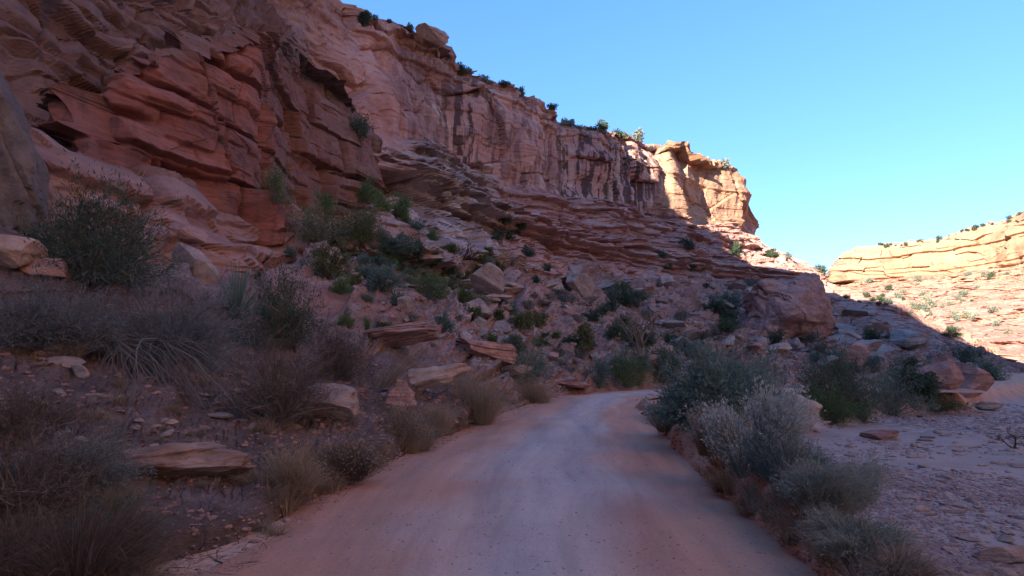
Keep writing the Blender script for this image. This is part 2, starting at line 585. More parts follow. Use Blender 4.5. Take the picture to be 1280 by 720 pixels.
ye = np.array([e[0] for e in EL])
oe = np.argsort(ye)
Lx = np.interp(Y, ye[oe][ye[oe] < 21], np.array([e[1] for e in EL])[oe][ye[oe] < 21])
zz = np.where((X < Lx + 0.25) & (Y < 40), -0.015 + 0.03 * nb, zz)
far = sstep(170, 400, rr)[None, :]
gp[..., 2] = zz * (1 - far) + (-2.0) * far
berm_a = sstep(0.5, -0.3, db + 0.3 * nb)
stone_a = sm * drop

t = NT('wash_ground')
n1 = t.noise(t.pos(), 0.8, 6, 0.65)
sand = t.ramp(n1, [(0.3, (0.30, 0.185, 0.145)), (0.5, (0.36, 0.235, 0.185)), (0.7, (0.39, 0.27, 0.215))])
vs_ = t.n('ShaderNodeSeparateColor')
t.l(t.vor(t.pos((1, 1.3, 1)), 4.2), vs_.inputs[0])
stc = t.ramp(vs_.outputs[0], [(0, (0.16, 0.10, 0.095)), (0.4, (0.28, 0.175, 0.155)), (0.8, (0.36, 0.25, 0.225)), (1, (0.46, 0.37, 0.34))])
col = t.mix(t.math('MULTIPLY', t.attr('stony'), 0.75), sand, stc)
n2 = t.noise(t.pos(), 2.2, 6, 0.7)
bc = t.ramp(n2, [(0.3, (0.42, 0.20, 0.125)), (0.5, (0.55, 0.31, 0.21)), (0.7, (0.58, 0.37, 0.27))])
col = t.hsv(col, 0.66, 0.98)
col = t.mix(t.attr('berm'), col, bc)
n3 = t.noise(t.pos(), 26, 4, 0.7)
col = t.mix(0.5, col, t.ramp(n3, [(0.3, (0.55, 0.53, 0.53)), (0.5, (1, 1, 1)), (0.7, (1.25, 1.25, 1.25))]), 'MULTIPLY')
b = t.bump(t.noise(t.pos(), 3.5, 7, 0.7), 0.6, 0.06)
t.bump(n3, 0.6, 0.02, b)
M['ground'] = t.base(col)
g = link('ground', mesh_from('ground', gp, grid_faces(len(az), len(rr), True), False, M['ground'], {'berm': berm_a, 'stony': stone_a}))
tag(g, 'dry stony wash bed beside a crumbling red dirt berm', 'ground', kind='structure')

# ------------------------------------------------------------------ canyon wall with its talus
#       px      foot         bank         mid-talus    talus top    cliff base   cliff mid    rim
WALL = [  # leftmost rims raised out of view to shade the far spur
    (-900, [(1500, 1.4), (900, 2.4), (500, 4.5), (150, 7), (-200, 10), (-900, 14), (zpy(66, 18), 18)]),
    (-400, [(980, 2.6), (640, 4.2), (430, 6.8), (180, 10), (20, 13.5), (-300, 17), (zpy(70, 21), 21)]),
    (-150, [(800, 3.7), (570, 5.6), (415, 8.2), (210, 12), (80, 16), (-180, 19.5), (zpy(72, 27), 27)]),
    (0,    [(738, 4.5), (545, 6.4), (405, 9.0), (240, 13.5), (130, 19), (-100, 24), (zpy(74, 33), 33)]),
    (150,  [(692, 5.2), (560, 6.9), (430, 9.8), (310, 15.5), (150, 27), (-30, 32), (zpy(76, 44), 44)]),
    (300,  [(652, 6.1), (572, 7.8), (465, 11), (350, 22), (190, 42), (30, 46), (zpy(76, 58), 58)]),
    (380,  [(618, 7.4), (555, 9.0), (450, 12.6), (320, 29), (180, 54), (50, 57), (zpy(68, 66), 66)]),
    (430,  [(598, 8.5), (535, 10.2), (435, 14.5), (300, 34), (180, 62), (80, 65), (0, 72)]),
    (470,  [(582, 9.8), (520, 11.8), (412, 17), (338, 28), (170, 67), (95, 70), (24, 77)]),
    (500,  [(570, 10.9), (502, 13), (402, 19.5), (345, 29), (185, 71), (105, 74), (33, 81)]),
    (520,  [(560, 12), (497, 14.5), (402, 21.5), (345, 32), (188, 74), (110, 76), (42, 83)]),
    (553,  [(548, 13.6), (490, 16.3), (402, 25), (345, 37), (196, 78), (128, 80), (50, 87)]),
    (566,  [(542, 14.2), (488, 17), (402, 26), (345, 39), (198, 80), (132, 83), (76, 90)]),
    (600,  [(526, 17.2), (484, 20), (402, 30), (348, 43), (214, 86), (150, 88), (96, 95)]),
    (640,  [(511, 21), (479, 24), (402, 36), (350, 50), (234, 93), (172, 94), (110, 102)]),
    (670,  [(500, 25), (476, 28), (402, 41), (352, 57), (240, 98), (182, 99), (130, 107)]),
    (700,  [(493, 29), (472, 32), (402, 46), (353, 64), (246, 104), (196, 107), (148, 113)]),
    (760,  [(488, 33), (466, 37), (400, 55), (345, 82), (254, 118), (208, 121), (165, 127)]),
    (790,  [(487, 34), (464, 39), (402, 60), (349, 89), (260, 132), (218, 136), (175, 140)]),
    (815,  [(486, 35), (462, 41), (403, 64), (353, 95), (266, 137), (224, 141), (181, 145)]),
    (835,  [(485, 36), (460, 43), (403, 67), (355, 98), (272, 138), (225, 140), (177, 144)]),
    (855,  [(485, 37), (459, 45), (404, 70), (357, 101), (277, 142), (230, 144), (181, 148)]),
    (866,  [(485, 38), (458, 46), (405, 72), (358, 104), (279, 146), (235, 148), (198, 152)]),
    (900,  [(485, 40), (457, 49), (407, 78), (359, 110), (281, 154), (245, 156), (204, 159)]),
    (915,  [(486, 40), (457, 50), (408, 80), (356, 113), (283, 158), (250, 159.5), (212, 162)]),
    (923,  [(486, 41), (457, 51), (409, 81), (354, 115), (285, 160), (258, 162), (235, 166)]),
    (929,  [(487, 41), (457, 52), (409, 82), (352, 117), (288, 163), (281, 168), (274, 176)]),
    (941,  [(487, 42), (458, 53), (410, 84), (350, 119), (300, 164), (297, 172), (294, 184)]),
    (950,  [(490, 40), (459, 53), (411, 85), (350, 120), (313, 152), (310, 162), (308, 178)]),
    (968,  [(495, 37), (461, 53), (414, 86), (352, 121), (325, 148), (320, 156), (317, 170)]),
    (990,  [(502, 34), (466, 52), (418, 86), (358, 121), (335, 145), (331, 152), (327, 164)]),
    (1020, [(512, 32), (472, 51), (425, 85), (376, 118), (356, 140), (351, 147), (347, 158)]),
    (1045, [(520, 31), (478, 50), (432, 85), (392, 116), (371, 137), (366, 143), (361, 152)]),
    (1100, [(510, 36), (480, 52), (442, 86), (408, 112), (390, 130), (378, 134), (368, 140)]),
    (1150, [(508, 38), (482, 54), (450, 88), (420, 112), (405, 127), (392, 130), (381, 134)]),
    (1170, [(508, 38), (484, 55), (454, 89), (430, 112), (420, 125), (405, 128), (398, 132)]),
    (1200, [(506, 40), (487, 57), (460, 90), (440, 110), (428, 122), (418, 126), (412, 130)]),
    (1240, [(498, 45), (488, 62), (468, 90), (452, 106), (444, 116), (436, 120), (430, 125)]),
    (1290, [(490, 60), (486, 75), (474, 95), (462, 106), (456, 114), (450, 120), (446, 126)]),
    (1400, [(490, 75), (488, 85), (480, 98), (470, 108), (466, 116), (464, 122), (462, 130)]),
]
us = np.concatenate([np.linspace(-900, -30, 60, endpoint=False), np.linspace(-30, 1290, 860), np.linspace(1290, 1400, 12)[1:]])
rows = [50, 84, 96, 120, 110, 76]
P, vs = loft(WALL, us, rows)
# plateau behind the rim
back = P[:, -1:, :].copy()
radial = back[:, 0, :2] / np.linalg.norm(back[:, 0, :2], axis=1, keepdims=True)
nrm2 = np.stack([-np.gradient(back[:, 0, 1]), np.gradient(back[:, 0, 0])], -1)
ext = []
for k, dd in enumerate([1.5, 4, 8, 14, 24, 40, 70, 110]):
    e = P[:, -1].copy()
    e[:, 0] += radial[:, 0] * dd * 0.8
    e[:, 1] += radial[:, 1] * dd * 0.8
    rise = np.where(us < 925, 0.035 * dd, -0.10 * dd)
    e[:, 2] += rise
    ext.append(e)
Pall = np.concatenate([P] + [e[:, None] for e in ext], 1)
vall = np.concatenate([vs, 6 + np.arange(1, 9) * 0.2])
base0 = Pall.copy()
Nn = grid_normals(blur_v(blur_u(Pall, 12), 10))
Nn = np.where((Nn[..., 1] > 0.2)[..., None] & (Nn[..., 2] < 0)[..., None], -Nn, Nn)
# make normals face the camera side / upward
s_ = np.sign(np.sum(Nn * (EYE + np.array([25, 0, 20]) - Pall), -1, keepdims=True))
Nn = Nn * np.where(s_ == 0, 1, s_)
Hh = Nn.copy()
Hh[..., 2] = 0
Hh /= np.linalg.norm(Hh, axis=-1, keepdims=True) + 1e-6
U = us[:, None] * np.ones_like(vall)[None, :]
Vj = vall[None, :] + 0.18 * fbm(Pall, 9, 3, 51) * sstep(0.5, 2, vall)[None, :]
Yd = Pall[..., 1]
scl = np.clip(np.linalg.norm(Pall[..., :2], axis=-1) / 38.0, 0.16, 1.3)
w_tal = sstep(3.15, 2.85, Vj)
w_str = sstep(2.85, 3.15, Vj) * sstep(4.12, 3.95, Vj)
w_cl = sstep(3.95, 4.12, Vj)
left_strat = sstep(470, 330, U) * sstep(3.0, 3.4, Vj)        # near part of the wall is ledgy to the top
off_end = sstep(5.98, 6.5, vall)[None, :]
prom = sstep(800, 832, U) * sstep(936, 922, U) * sstep(3.9, 4.1, Vj)

D = np.zeros_like(Pall)
# talus
low = fbm(Pall, 7.0, 4, 61)
foot_fade = sstep(0.0, 0.35, vall)[None, :]
fa, ea = facets(Pall / scl[..., None], (3.0, 3.0, 2.2), 71, 1.1)
fb, eb = facets(Pall / scl[..., None], (1.15, 1.15, 0.8), 81, 1.1)
fc_, ec = facets(Pall / scl[..., None], (0.45, 0.45, 0.32), 91, 1.0)
rk = sstep(-0.5, 0.5, fbm(Pall / scl[..., None], 6, 3, 95) + 0.15) * (0.25 + 0.75 * sstep(10, 22, Yd))
pick = lambda h_, e_, th: sstep(th, th + 0.05, h_) * sstep(0.02, 0.22, e_) * (0.55 + 0.5 * h_)
tal = (0.8 * low + 0.30 * fbm(Pall / scl[..., None], 1.7, 3, 63) + rk * (1.0 * pick(fa, ea, 0.1) + 0.5 * pick(fb, eb, -0.05)) + 0.17 * pick(fc_, ec, 0.0)) * scl
D += Nn * (tal * w_tal * foot_fade)[..., None]
stp = sstep(1.5, 2.3, Vj) * w_tal * sstep(-0.25, 0.35, fbm(Pall, 9, 3, 65))
D += Hh * ((0.9 * layers(Pall[..., 2] + 0.5 * fbm(Pall, 6, 3, 66), 1.5, 67) + 0.4 * layers(Pall[..., 2] + 0.3 * fbm(Pall, 4, 3, 68), 0.6, 69)) * stp * np.clip(scl, 0.3, 1))[..., None]
# ledgy band + near wall
zw_ = Pall[..., 2] + (1.6 - 1.2 * left_strat) * fbm(Pall * np.array([1, 1, 0.3]), 22, 3, 101) - 0.06 * Pall[..., 1]
wl = np.clip(w_str + left_strat, 0, 1)
blk, bek = facets(Pall, (4.5, 4.5, 2.2), 111, 0.7)
blk2, bek2 = facets(Pall, (1.7, 1.7, 0.8), 121, 0.7)
amp = np.clip(scl, 0.45, 1.0)
led = 1.7 * layers(zw_, 3.1, 3) + 0.95 * (1 - left_strat) * layers(zw_ + 0.4 * fbm(Pall, 6, 2, 105), 1.15, 4) + 0.4 * (1 - left_strat) * layers(zw_ + 0.3 * fbm(Pall, 4, 2, 106), 0.45, 5, 0.3)
blkL, bekL = facets(Pall, (6.0, 6.0, 3.4), 151, 0.25)
blkM, bekM = facets(Pall, (2.4, 2.4, 1.5), 161, 0.25)
sl_ = Pall[..., 0] * 0.45 + Pall[..., 1] * 0.89 + 0.5 * fbm(Pall, 4, 3, 171)
zl_ = zw_ + 0.15 * fbm(Pall, 2, 3, 172)
oL, gL = blocks(sl_ + 0.2 * zl_, zl_, 3.6, 7.0, 181)
oM, gM = blocks(sl_ - 0.15 * zl_, zl_, 1.5, 3.2, 191)
oS, gS = blocks(sl_, zl_, 0.6, 1.6, 195)
led = led * (1 - 0.8 * left_strat) + left_strat * (1.3 * oL + 0.6 * oM * sstep(0.1, 0.7, gL) - 0.45 * sstep(0.5, 0.0, gL) - 0.15 * sstep(0.4, 0.0, gM) + 0.35 * fbm(Pall, 2.0, 3, 196) + 0.6 * blkL * sstep(0.0, 0.2, bekL))
led += 1.0 * blk * (1 - left_strat) + 0.45 * (1 - 0.6 * left_strat) * blk2 - 0.5 * sstep(0.08, 0.0, bek) + 2.2 * fbm(Pall, 14, 3, 107)
D += (Hh * (1 - left_strat)[..., None] + Nn * left_strat[..., None]) * (led * wl * amp)[..., None]
# upper cliff: big alcoves and bulges, a few beds, knobbly rim
alc = 3.4 * fbm(Pall * np.array([1, 1, 0.75]), 17, 4, 131) + 0.9 * fbm(Pall * np.array([1, 1, 0.25]), 3.2, 3, 132)
blk3, bek3 = facets(Pall, (9, 9, 11), 141, 0.8)
bigb = 1.6 * blk3 - 0.5 * sstep(0.05, 0.0, bek3)
bed_c = 0.55 * layers(zw_, 4.3, 7, 0.1) + 0.22 * layers(zw_, 1.4, 8)
rimw = sstep(5.45, 5.9, Vj)
rim_l = 1.5 * layers(zw_, 1.9, 9, 0.2) + 0.8 * blk + 1.5 * fbm(Pall, 7, 3, 133)
wcl = w_cl * (1 - left_strat)
D += Hh * ((alc * (1 - 0.55 * prom) + bigb + bed_c + rim_l * rimw * (1 - 0.8 * prom) + 0.15 * blk2) * wcl * (1 - off_end * 0.7))[..., None]
# rim skyline roughness
D[..., 2] += rimw * (0.9 * fbm(Pall, 5, 4, 135) + 0.7 * blk2) * np.where(U < 925, 1.0, 0.5)
Pd = Pall + D
# keep the foot on the ground
fz = sstep(0.06, 0.0, vall)[None, :]
Pd[..., 2] = Pd[..., 2] * (1 - fz) + np.minimum(Pd[..., 2], -0.03) * fz
gx = np.exp(-((U - 552) / 78) ** 4) * sstep(2.3, 2.7, Vj) * sstep(4.15, 3.9, Vj)
grey = np.clip(gx * 1.0 + 0.75 * stp * sstep(-0.1, 0.3, fbm(Pall, 5, 3, 70)) + 0.55 * w_tal * rk * sstep(0.8, 1.6, Vj) * np.clip(0.4 + fb, 0, 1), 0, 0.95)
soil = np.clip(w_tal * (1 - 0.75 * rk * sstep(1.2, 2.0, Vj)), 0, 1)
lo_pale = sstep(1010, 1040, U) * sstep(4.5, 5.0, Vj) * 0.2
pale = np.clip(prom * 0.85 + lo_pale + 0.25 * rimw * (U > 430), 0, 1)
streak = wcl * sstep(470, 520, U) * np.clip(0.5 + 1.0 * np.exp(-((U - 755) / 45) ** 2) + 0.55 * np.exp(-((U - 585) / 22) ** 2), 0, 1) * (1 - 0.8 * prom) * (1 - 0.6 * rimw)
cliffm = np.clip(wcl * (1 - rimw * 0.6) + 0.6 * left_strat, 0, 1)
grey = np.clip(grey + 0.45 * left_strat, 0, 1)
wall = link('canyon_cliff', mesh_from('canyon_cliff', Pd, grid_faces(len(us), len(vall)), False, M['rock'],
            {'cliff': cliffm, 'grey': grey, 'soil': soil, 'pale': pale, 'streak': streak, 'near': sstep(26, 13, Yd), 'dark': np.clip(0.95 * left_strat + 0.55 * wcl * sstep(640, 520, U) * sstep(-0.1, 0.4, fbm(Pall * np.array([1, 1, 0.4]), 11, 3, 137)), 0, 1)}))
tag(wall, 'long red sandstone canyon wall with bouldery talus slope at its foot', 'cliff', kind='structure')


def simple_attrs(n, **kw):
    r = {k: np.zeros(n) for k in ('cliff', 'grey', 'soil', 'pale', 'streak')}
    r.update(kw)
    return r


# ------------------------------------------------------------------ red buttress on the left
BUT = [
    (70,  [(400, 21), (290, 22), (225, 23.5), (190, 25), (186, 27)]),
    (92,  [(400, 20), (290, 20.5), (200, 22), (160, 23), (157, 26)]),
    (100, [(400, 16), (290, 16.3), (190, 17.5), (150, 18.5), (147, 24)]),
    (140, [(400, 17), (300, 17.5), (170, 18.2), (108, 19.2), (104, 25)]),
    (200, [(400, 19), (310, 19.4), (170, 20.2), (72, 21.2), (68, 28)]),
    (260, [(400, 21.5), (320, 21.9), (170, 22.7), (46, 23.8), (44, 31)]),
    (318, [(400, 24.5), (320, 24.9), (170, 25.6), (36, 26.8), (34, 35)]),
    (330, [(398, 25.6), (316, 26), (170, 26.6), (36, 27.6), (38, 36)]),
    (345, [(390, 29.5), (310, 30), (170, 30.8), (46, 32), (42, 40)]),
    (385, [(370, 36), (290, 36.5), (180, 37.5), (76, 39), (66, 47)]),
    (425, [(350, 41), (270, 41.4), (190, 42.4), (110, 44), (102, 52)]),
    (455, [(330, 44), (255, 44.4), (205, 45.4), (148, 47), (146, 55)]),
    (474, [(320, 48), (255, 48.4), (225, 49.4), (190, 51), (188, 58)]),
    (488, [(320, 52), (270, 52.4), (255, 53.4), (245, 55), (244, 62)]),
]
BUT = [(px, p[:4] + [(zpy(at(px, *p[3])[2] - 0.4, p[4][1]), p[4][1])]) for px, p in BUT]
us2 = np.linspace(70, 488, 380)
Pb, vb = loft(BUT, us2, [50, 150, 150, 24])
Nb = grid_normals(blur_v(blur_u(Pb, 10), 10))
Nb *= np.sign(np.sum(Nb * (EYE + np.array([30, 0, 10]) - Pb), -1, keepdims=True))
Hb = Nb.copy()
Hb[..., 2] = 0
Hb /= np.linalg.norm(Hb, axis=-1, keepdims=True) + 1e-6
zb = Pb[..., 2] + 0.35 * fbm(Pb * np.array([1, 1, 0.4]), 9, 3, 201) - 0.05 * Pb[..., 1]
f1, e1 = facets(Pb, (3.6, 3.6, 2.0), 211, 0.35)
f2, e2 = facets(Pb, (1.3, 1.3, 0.7), 221, 0.4)
sb = Pb[..., 0] * 0.42 + Pb[..., 1] * 0.9 + 0.35 * fbm(Pb, 3.0, 3, 231)
zq = zb + 0.10 * fbm(Pb, 1.5, 3, 232)
o1, g1 = blocks(sb + 0.25 * zq, zq, 2.7, 5.2, 241)
o2, g2 = blocks(sb - 0.2 * zq, zq + 0.4, 1.15, 2.7, 251)
o3, g3 = blocks(sb, zq, 0.42, 1.1, 261)
mask = sstep(-0.5, 0.25, fbm(Pb, 4.5, 3, 206))
jw = sstep(0.05, 0.5, g1)
off = 0.75 * o1 + 0.34 * o2 * (0.35 + 0.65 * mask) * jw + 0.045 * o3 * mask * jw * sstep(0.02, 0.2, g2)
off += -0.5 * sstep(0.18, 0.0, g1) - 0.18 * sstep(0.16, 0.0, g2) * mask
off += 0.14 * f1 + 0.35 * fbm(Pb, 9, 2, 207) + 0.10 * fbm(Pb, 0.8, 3, 208)
# a few deep open bedding cracks
for zc, wd in ((6.6, 0.16), (8.9, 0.2), (11.3, 0.15), (13.2, 0.18)):
    cz = zb + 0.5 * fbm(Pb, 5, 3, int(zc * 10)) - zc
    off -= 0.75 * np.exp(-(cz / wd) ** 2) * sstep(-0.1, 0.35, fbm(Pb * np.array([1, 1, .2]), 6, 2, int(zc * 7)))
Pb = Pb + Hb * off[..., None]
Pb[..., 2] += (0.35 * f1 + 0.5 * fbm(Pb, 3, 3, 209)) * sstep(2.6, 3, vb)[None, :]
topm = sstep(2.75, 3.0, vb)[None, :] * np.ones(Pb.shape[:2])
side = sstep(325, 360, us2)[:, None] * np.ones(Pb.shape[:2])

t = NT('oxidised_red_sandstone')
bed = t.noise(t.pos((0.10, 0.10, 0.9)), 1.0, 6, 0.65, 0.6)
col = t.ramp(bed, [(0.28, (0.19, 0.055, 0.038)), (0.45, (0.35, 0.100, 0.062)), (0.56, (0.43, 0.128, 0.075)), (0.7, (0.34, 0.118, 0.082))])
bl = t.noise(t.pos((1, 1, 1)), 0.35, 5, 0.65, 0.8)
col = t.mix(t.ramp(bl, [(0.45, 0.0), (0.62, 0.75)]), col, (0.235, 0.105, 0.085))
col = t.mix(t.attr('grey'), col, t.ramp(bl, [(0.35, (0.15, 0.085, 0.07)), (0.65, (0.31, 0.205, 0.165))]))
st = t.noise(t.pos((0.9, 0.9, 0.07)), 1.0, 5, 0.6, 0.3)
col = t.mix(t.ramp(st, [(0.55, 0.0), (0.68, 0.7)]), col, (0.13, 0.062, 0.055))
fn = t.noise(t.pos((1, 1, 4)), 2.0, 7, 0.7)
col = t.mix(0.6, col, t.ramp(fn, [(0.3, (0.5, 0.48, 0.5)), (0.5, (1, 1, 1)), (0.7, (1.2, 1.15, 1.12))]), 'MULTIPLY')
col = t.hsv(col, 0.86, 0.78)
b = t.bump(t.noise(t.pos((1, 1, 3.5)), 1.8, 8, 0.7, 0.3), 0.7, 0.2)
t.bump(t.noise(t.pos((1, 1, 2)), 12, 5, 0.7), 0.5, 0.03, b)
M['redrock'] = t.base(col)
but = link('rock_buttress', mesh_from('rock_buttress', Pb, grid_faces(len(us2), len(vb)), False, M['redrock'],
           {'grey': np.clip(0.75 * topm + 0.5 * side, 0, 1)}))
tag(but, 'dark red sandstone buttress with cracked horizontal beds jutting from canyon wall', 'cliff', kind='structure')

# ------------------------------------------------------------------ far sunlit mesa
MESA = [
    (930,  [(420, 175), (370, 205), (340, 225), (318, 245), (306, 258), (302, 266)]),
    (960,  [(420, 180), (375, 210), (345, 228), (328, 245), (318, 255), (314, 262)]),
    (1000, [(425, 180), (385, 212), (360, 235), (345, 250), (338, 258), (333, 266)]),
    (1038, [(430, 180), (390, 215), (366, 240), (354, 262), (349, 272), (345, 282)]),
    (1044, [(430, 180), (390, 215), (366, 240), (354, 264), (338, 272), (328, 280)]),
    (1062, [(432, 178), (392, 212), (366, 240), (352, 268), (334, 272), (319, 277)]),
    (1080, [(433, 176), (392, 210), (365, 238), (350, 266), (329, 270), (308, 274)]),
    (1130, [(436, 168), (394, 202), (365, 230), (347, 258), (324, 261), (302, 264)]),
    (1180, [(440, 158), (398, 192), (366, 218), (343, 244), (318, 247), (295, 250)]),
    (1210, [(442, 150), (402, 184), (366, 210), (340, 236), (312, 239), (286, 242)]),
    (1250, [(445, 142), (404, 174), (364, 200), (334, 226), (303, 229), (275, 232)]),
    (1290, [(447, 134), (406, 164), (362, 190), (330, 214), (296, 217), (262, 220)]),
    (1400, [(450, 118), (410, 142), (356, 165), (312, 185), (270, 188), (226, 192)]),
    (1700, [(452, 96), (415, 110), (340, 128), (270, 142), (210, 145), (150, 148)]),
]
us3 = np.concatenate([np.linspace(930, 1290, 400), np.linspace(1290, 1700, 40)[1:]])
Pm, vm = loft(MESA, us3, [60, 80, 80, 50, 50])
ext = []
radial = Pm[:, -1, :2] / np.linalg.norm(Pm[:, -1, :2], axis=1, keepdims=True)
for dd in (3, 9, 20, 45, 90):
    e = Pm[:, -1].copy()
    e[:, :2] += radial * dd
    e[:, 2] += 0.06 * min(dd, 20) + (dd > 20) * 0.5
    ext.append(e)
Pm = np.concatenate([Pm] + [e[:, None] for e in ext], 1)
vm = np.concatenate([vm, 5 + np.arange(1, 6) * 0.2])
Nm = grid_normals(blur_v(blur_u(Pm, 8), 8))
Nm *= np.sign(np.sum(Nm * (EYE + np.array([0, 0, 60]) - Pm), -1, keepdims=True))
Hm = Nm.copy()
Hm[..., 2] = 0
Hm /= np.linalg.norm(Hm, axis=-1, keepdims=True) + 1e-6
Vm = vm[None, :] + 0.12 * fbm(Pm, 16, 3, 301)
zm = Pm[..., 2] + 2.5 * fbm(Pm * np.array([1, 1, 0.3]), 35, 3, 302)
f1, e1 = facets(Pm, (7, 7, 3.5), 311, 0.8)
f2, e2 = facets(Pm, (2.6, 2.6, 1.4), 321, 0.9)
wcm = sstep(2.92, 3.08, Vm)
slope = 1.9 * layers(zm, 5.5, 31, 0.12) + 1.2 * layers(zm, 2.0, 32, 0.2) + 1.3 * f1 + 0.9 * f2 + 1.1 * fbm(Pm, 3.5, 3, 307) + 4.0 * fbm(Pm, 22, 3, 303)
clf = 2.6 * fbm(Pm * np.array([1, 1, 0.4]), 18, 4, 304) + 1.3 * f1 + 0.9 * layers(zm, 4.5, 33, 0.1) 
Pm = Pm + Hm * (slope * (1 - wcm) + clf * wcm * sstep(5.6, 5.0, vm)[None, :])[..., None]
Pm[..., 2] += sstep(4.7, 5, Vm) * (0.9 * f2 + 1.0 * fbm(Pm, 8, 3, 305))
capz = sstep(4.78, 4.95, Vm)
slr = sstep(2.6, 1.5, Vm)
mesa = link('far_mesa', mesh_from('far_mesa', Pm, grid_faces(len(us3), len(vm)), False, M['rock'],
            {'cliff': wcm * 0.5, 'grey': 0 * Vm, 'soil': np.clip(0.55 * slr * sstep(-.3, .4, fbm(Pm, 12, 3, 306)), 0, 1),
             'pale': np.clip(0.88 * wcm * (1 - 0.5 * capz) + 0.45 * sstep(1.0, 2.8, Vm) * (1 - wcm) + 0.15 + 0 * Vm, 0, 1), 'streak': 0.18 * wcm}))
tag(mesa, 'sunlit pale mesa with banded cliff far down the canyon', 'mesa', kind='structure')

# unseen canyon wall behind the camera, added to throw the shade on the road
bk = []
yb = np.linspace(14, -320, 64)
for y in yb:
    xw = -23 + 0.12 * y - 1.25 * max(0.0, y + 3)
    bk.append([(xw + 17, y, -0.3), (xw + 11, y, 4), (xw + 6, y, 12), (xw, y, 34), (xw - 4, y, 60), (xw - 12, y, 78), (xw - 120, y, 82)])
key = np.array(bk)
i = np.linspace(0, 5.999, 70)
k0 = np.floor(i).astype(int)
Pk = key[:, k0] * (1 - (i - k0))[None, :, None] + key[:, k0 + 1] * (i - k0)[None, :, None]
Pk[..., 0] += 3.0 * fbm(Pk, 16, 4, 401) + 1.2 * layers(Pk[..., 2], 3.0, 41)
nk = Pk.shape[0] * Pk.shape[1]
wb = link('canyon_cliff', mesh_from('shade_cliff_rear', Pk, grid_faces(Pk.shape[0], Pk.shape[1], True), False, M['rock'],
          simple_attrs(nk, cliff=np.full(nk, 0.4))))
tag(wb, 'unseen red sandstone wall behind the camera, added to shade the road', 'cliff', kind='structure')

# unseen opposite wall right of the frame, added tall and pale to bounce sunlight
bk = []
for x, y in poly_resample([(150, 118), (112, 84), (84, 44), (64, 18), (58, -20), (56, -70), (54, -140), (48, -230)], 90):
    hz = 40 + 110 * float(sstep(48, 12, y))
    bk.append([(x - 8, y, -1.2), (x, y, 3), (x + 7, y, 13), (x + 10, y, 0.45 * hz), (x + 14, y, hz), (x + 24, y, hz + 3), (x + 130, y, hz + 6)])
key = np.array(bk)
Pk = key[:, k0] * (1 - (i - k0))[None, :, None] + key[:, k0 + 1] * (i - k0)[None, :, None]
Pk[..., 0] -= 3.0 * fbm(Pk, 16, 4, 411) + 1.2 * layers(Pk[..., 2], 3.0, 43)
nk = Pk.shape[0] * Pk.shape[1]
wr = link('canyon_cliff', mesh_from('bounce_cliff_right', Pk, grid_faces(Pk.shape[0], Pk.shape[1], False), False, M['rock'],
          simple_attrs(nk, cliff=np.full(nk, 0.6), pale=np.full(nk, 0.9))))
tag(wr, 'unseen sandstone wall opposite, added to bounce sunlight into the shade', 'cliff', kind='structure')

# ------------------------------------------------------------------ plant builders (numpy -> one mesh per part)


def nrm(a):
    return a / (np.linalg.norm(a, axis=-1, keepdims=True) + 1e-9)


class Quads:
    def __init__(s):
        s.V, s.F, s.n = [], [], 0

    def add(s, V, Fq):
        V = V.reshape(-1, 3)
        s.V.append(V)
        s.F.append(Fq + s.n)
        s.n += len(V)

    def ribbons(s, P, W, side):
        N, S = P.shape[:2]
        V = np.stack([P - side[:, None] * W[..., None], P + side[:, None] * W[..., None]], 2)
        a = np.arange(N * S * 2).reshape(N, S, 2)
        f = np.stack([a[:, :-1, 0], a[:, :-1, 1], a[:, 1:, 1], a[:, 1:, 0]], -1).reshape(-1, 4)
        s.add(V, f)

    def tubes(s, P, R, k=5):
        N, S = P.shape[:2]
        T = nrm(np.gradient(P, axis=1))
        ref = np.where(np.abs(T[..., 2:3]) > 0.9, np.array([1.0, 0, 0]), np.array([0, 0, 1.0]))
        A = nrm(np.cross(T, ref))
        B = np.cross(T, A)
        an = np.linspace(0, 2 * math.pi, k, endpoint=False)
        V = P[:, :, None] + R[..., None, None] * (A[:, :, None] * np.cos(an)[:, None] + B[:, :, None] * np.sin(an)[:, None])
        a = np.arange(N * S * k).reshape(N, S, k)
        b = np.roll(a, -1, 2)
        f = np.stack([a[:, :-1], b[:, :-1], b[:, 1:], a[:, 1:]], -1).reshape(-1, 4)
        s.add(V, f)

    def leaves(s, C, D, L, Wd, rng):
        N = len(C)
        sd = nrm(np.cross(D, rng.normal(size=(N, 3))))
        L = np.broadcast_to(L, (N,))[:, None]
        Wd = np.broadcast_to(Wd, (N,))[:, None]
        V = np.stack([C, C + D * L * 0.5 + sd * Wd, C + D * L, C + D * L * 0.5 - sd * Wd], 1)
        s.add(V, np.arange(N * 4).reshape(N, 4))

    def mesh(s, name, mat):
        return mesh_from(name, np.concatenate(s.V), np.concatenate(s.F), False, mat)


def curve_stems(base, tip, bow, S=6):
    """quadratic curves from base to tip with a bow vector"""
    t = np.linspace(0, 1, S)[None, :, None]
    mid = (base + tip) * 0.5 + bow
    return (1 - t) ** 2 * base[:, None] + 2 * t * (1 - t) * mid[:, None] + t * t * tip[:, None]


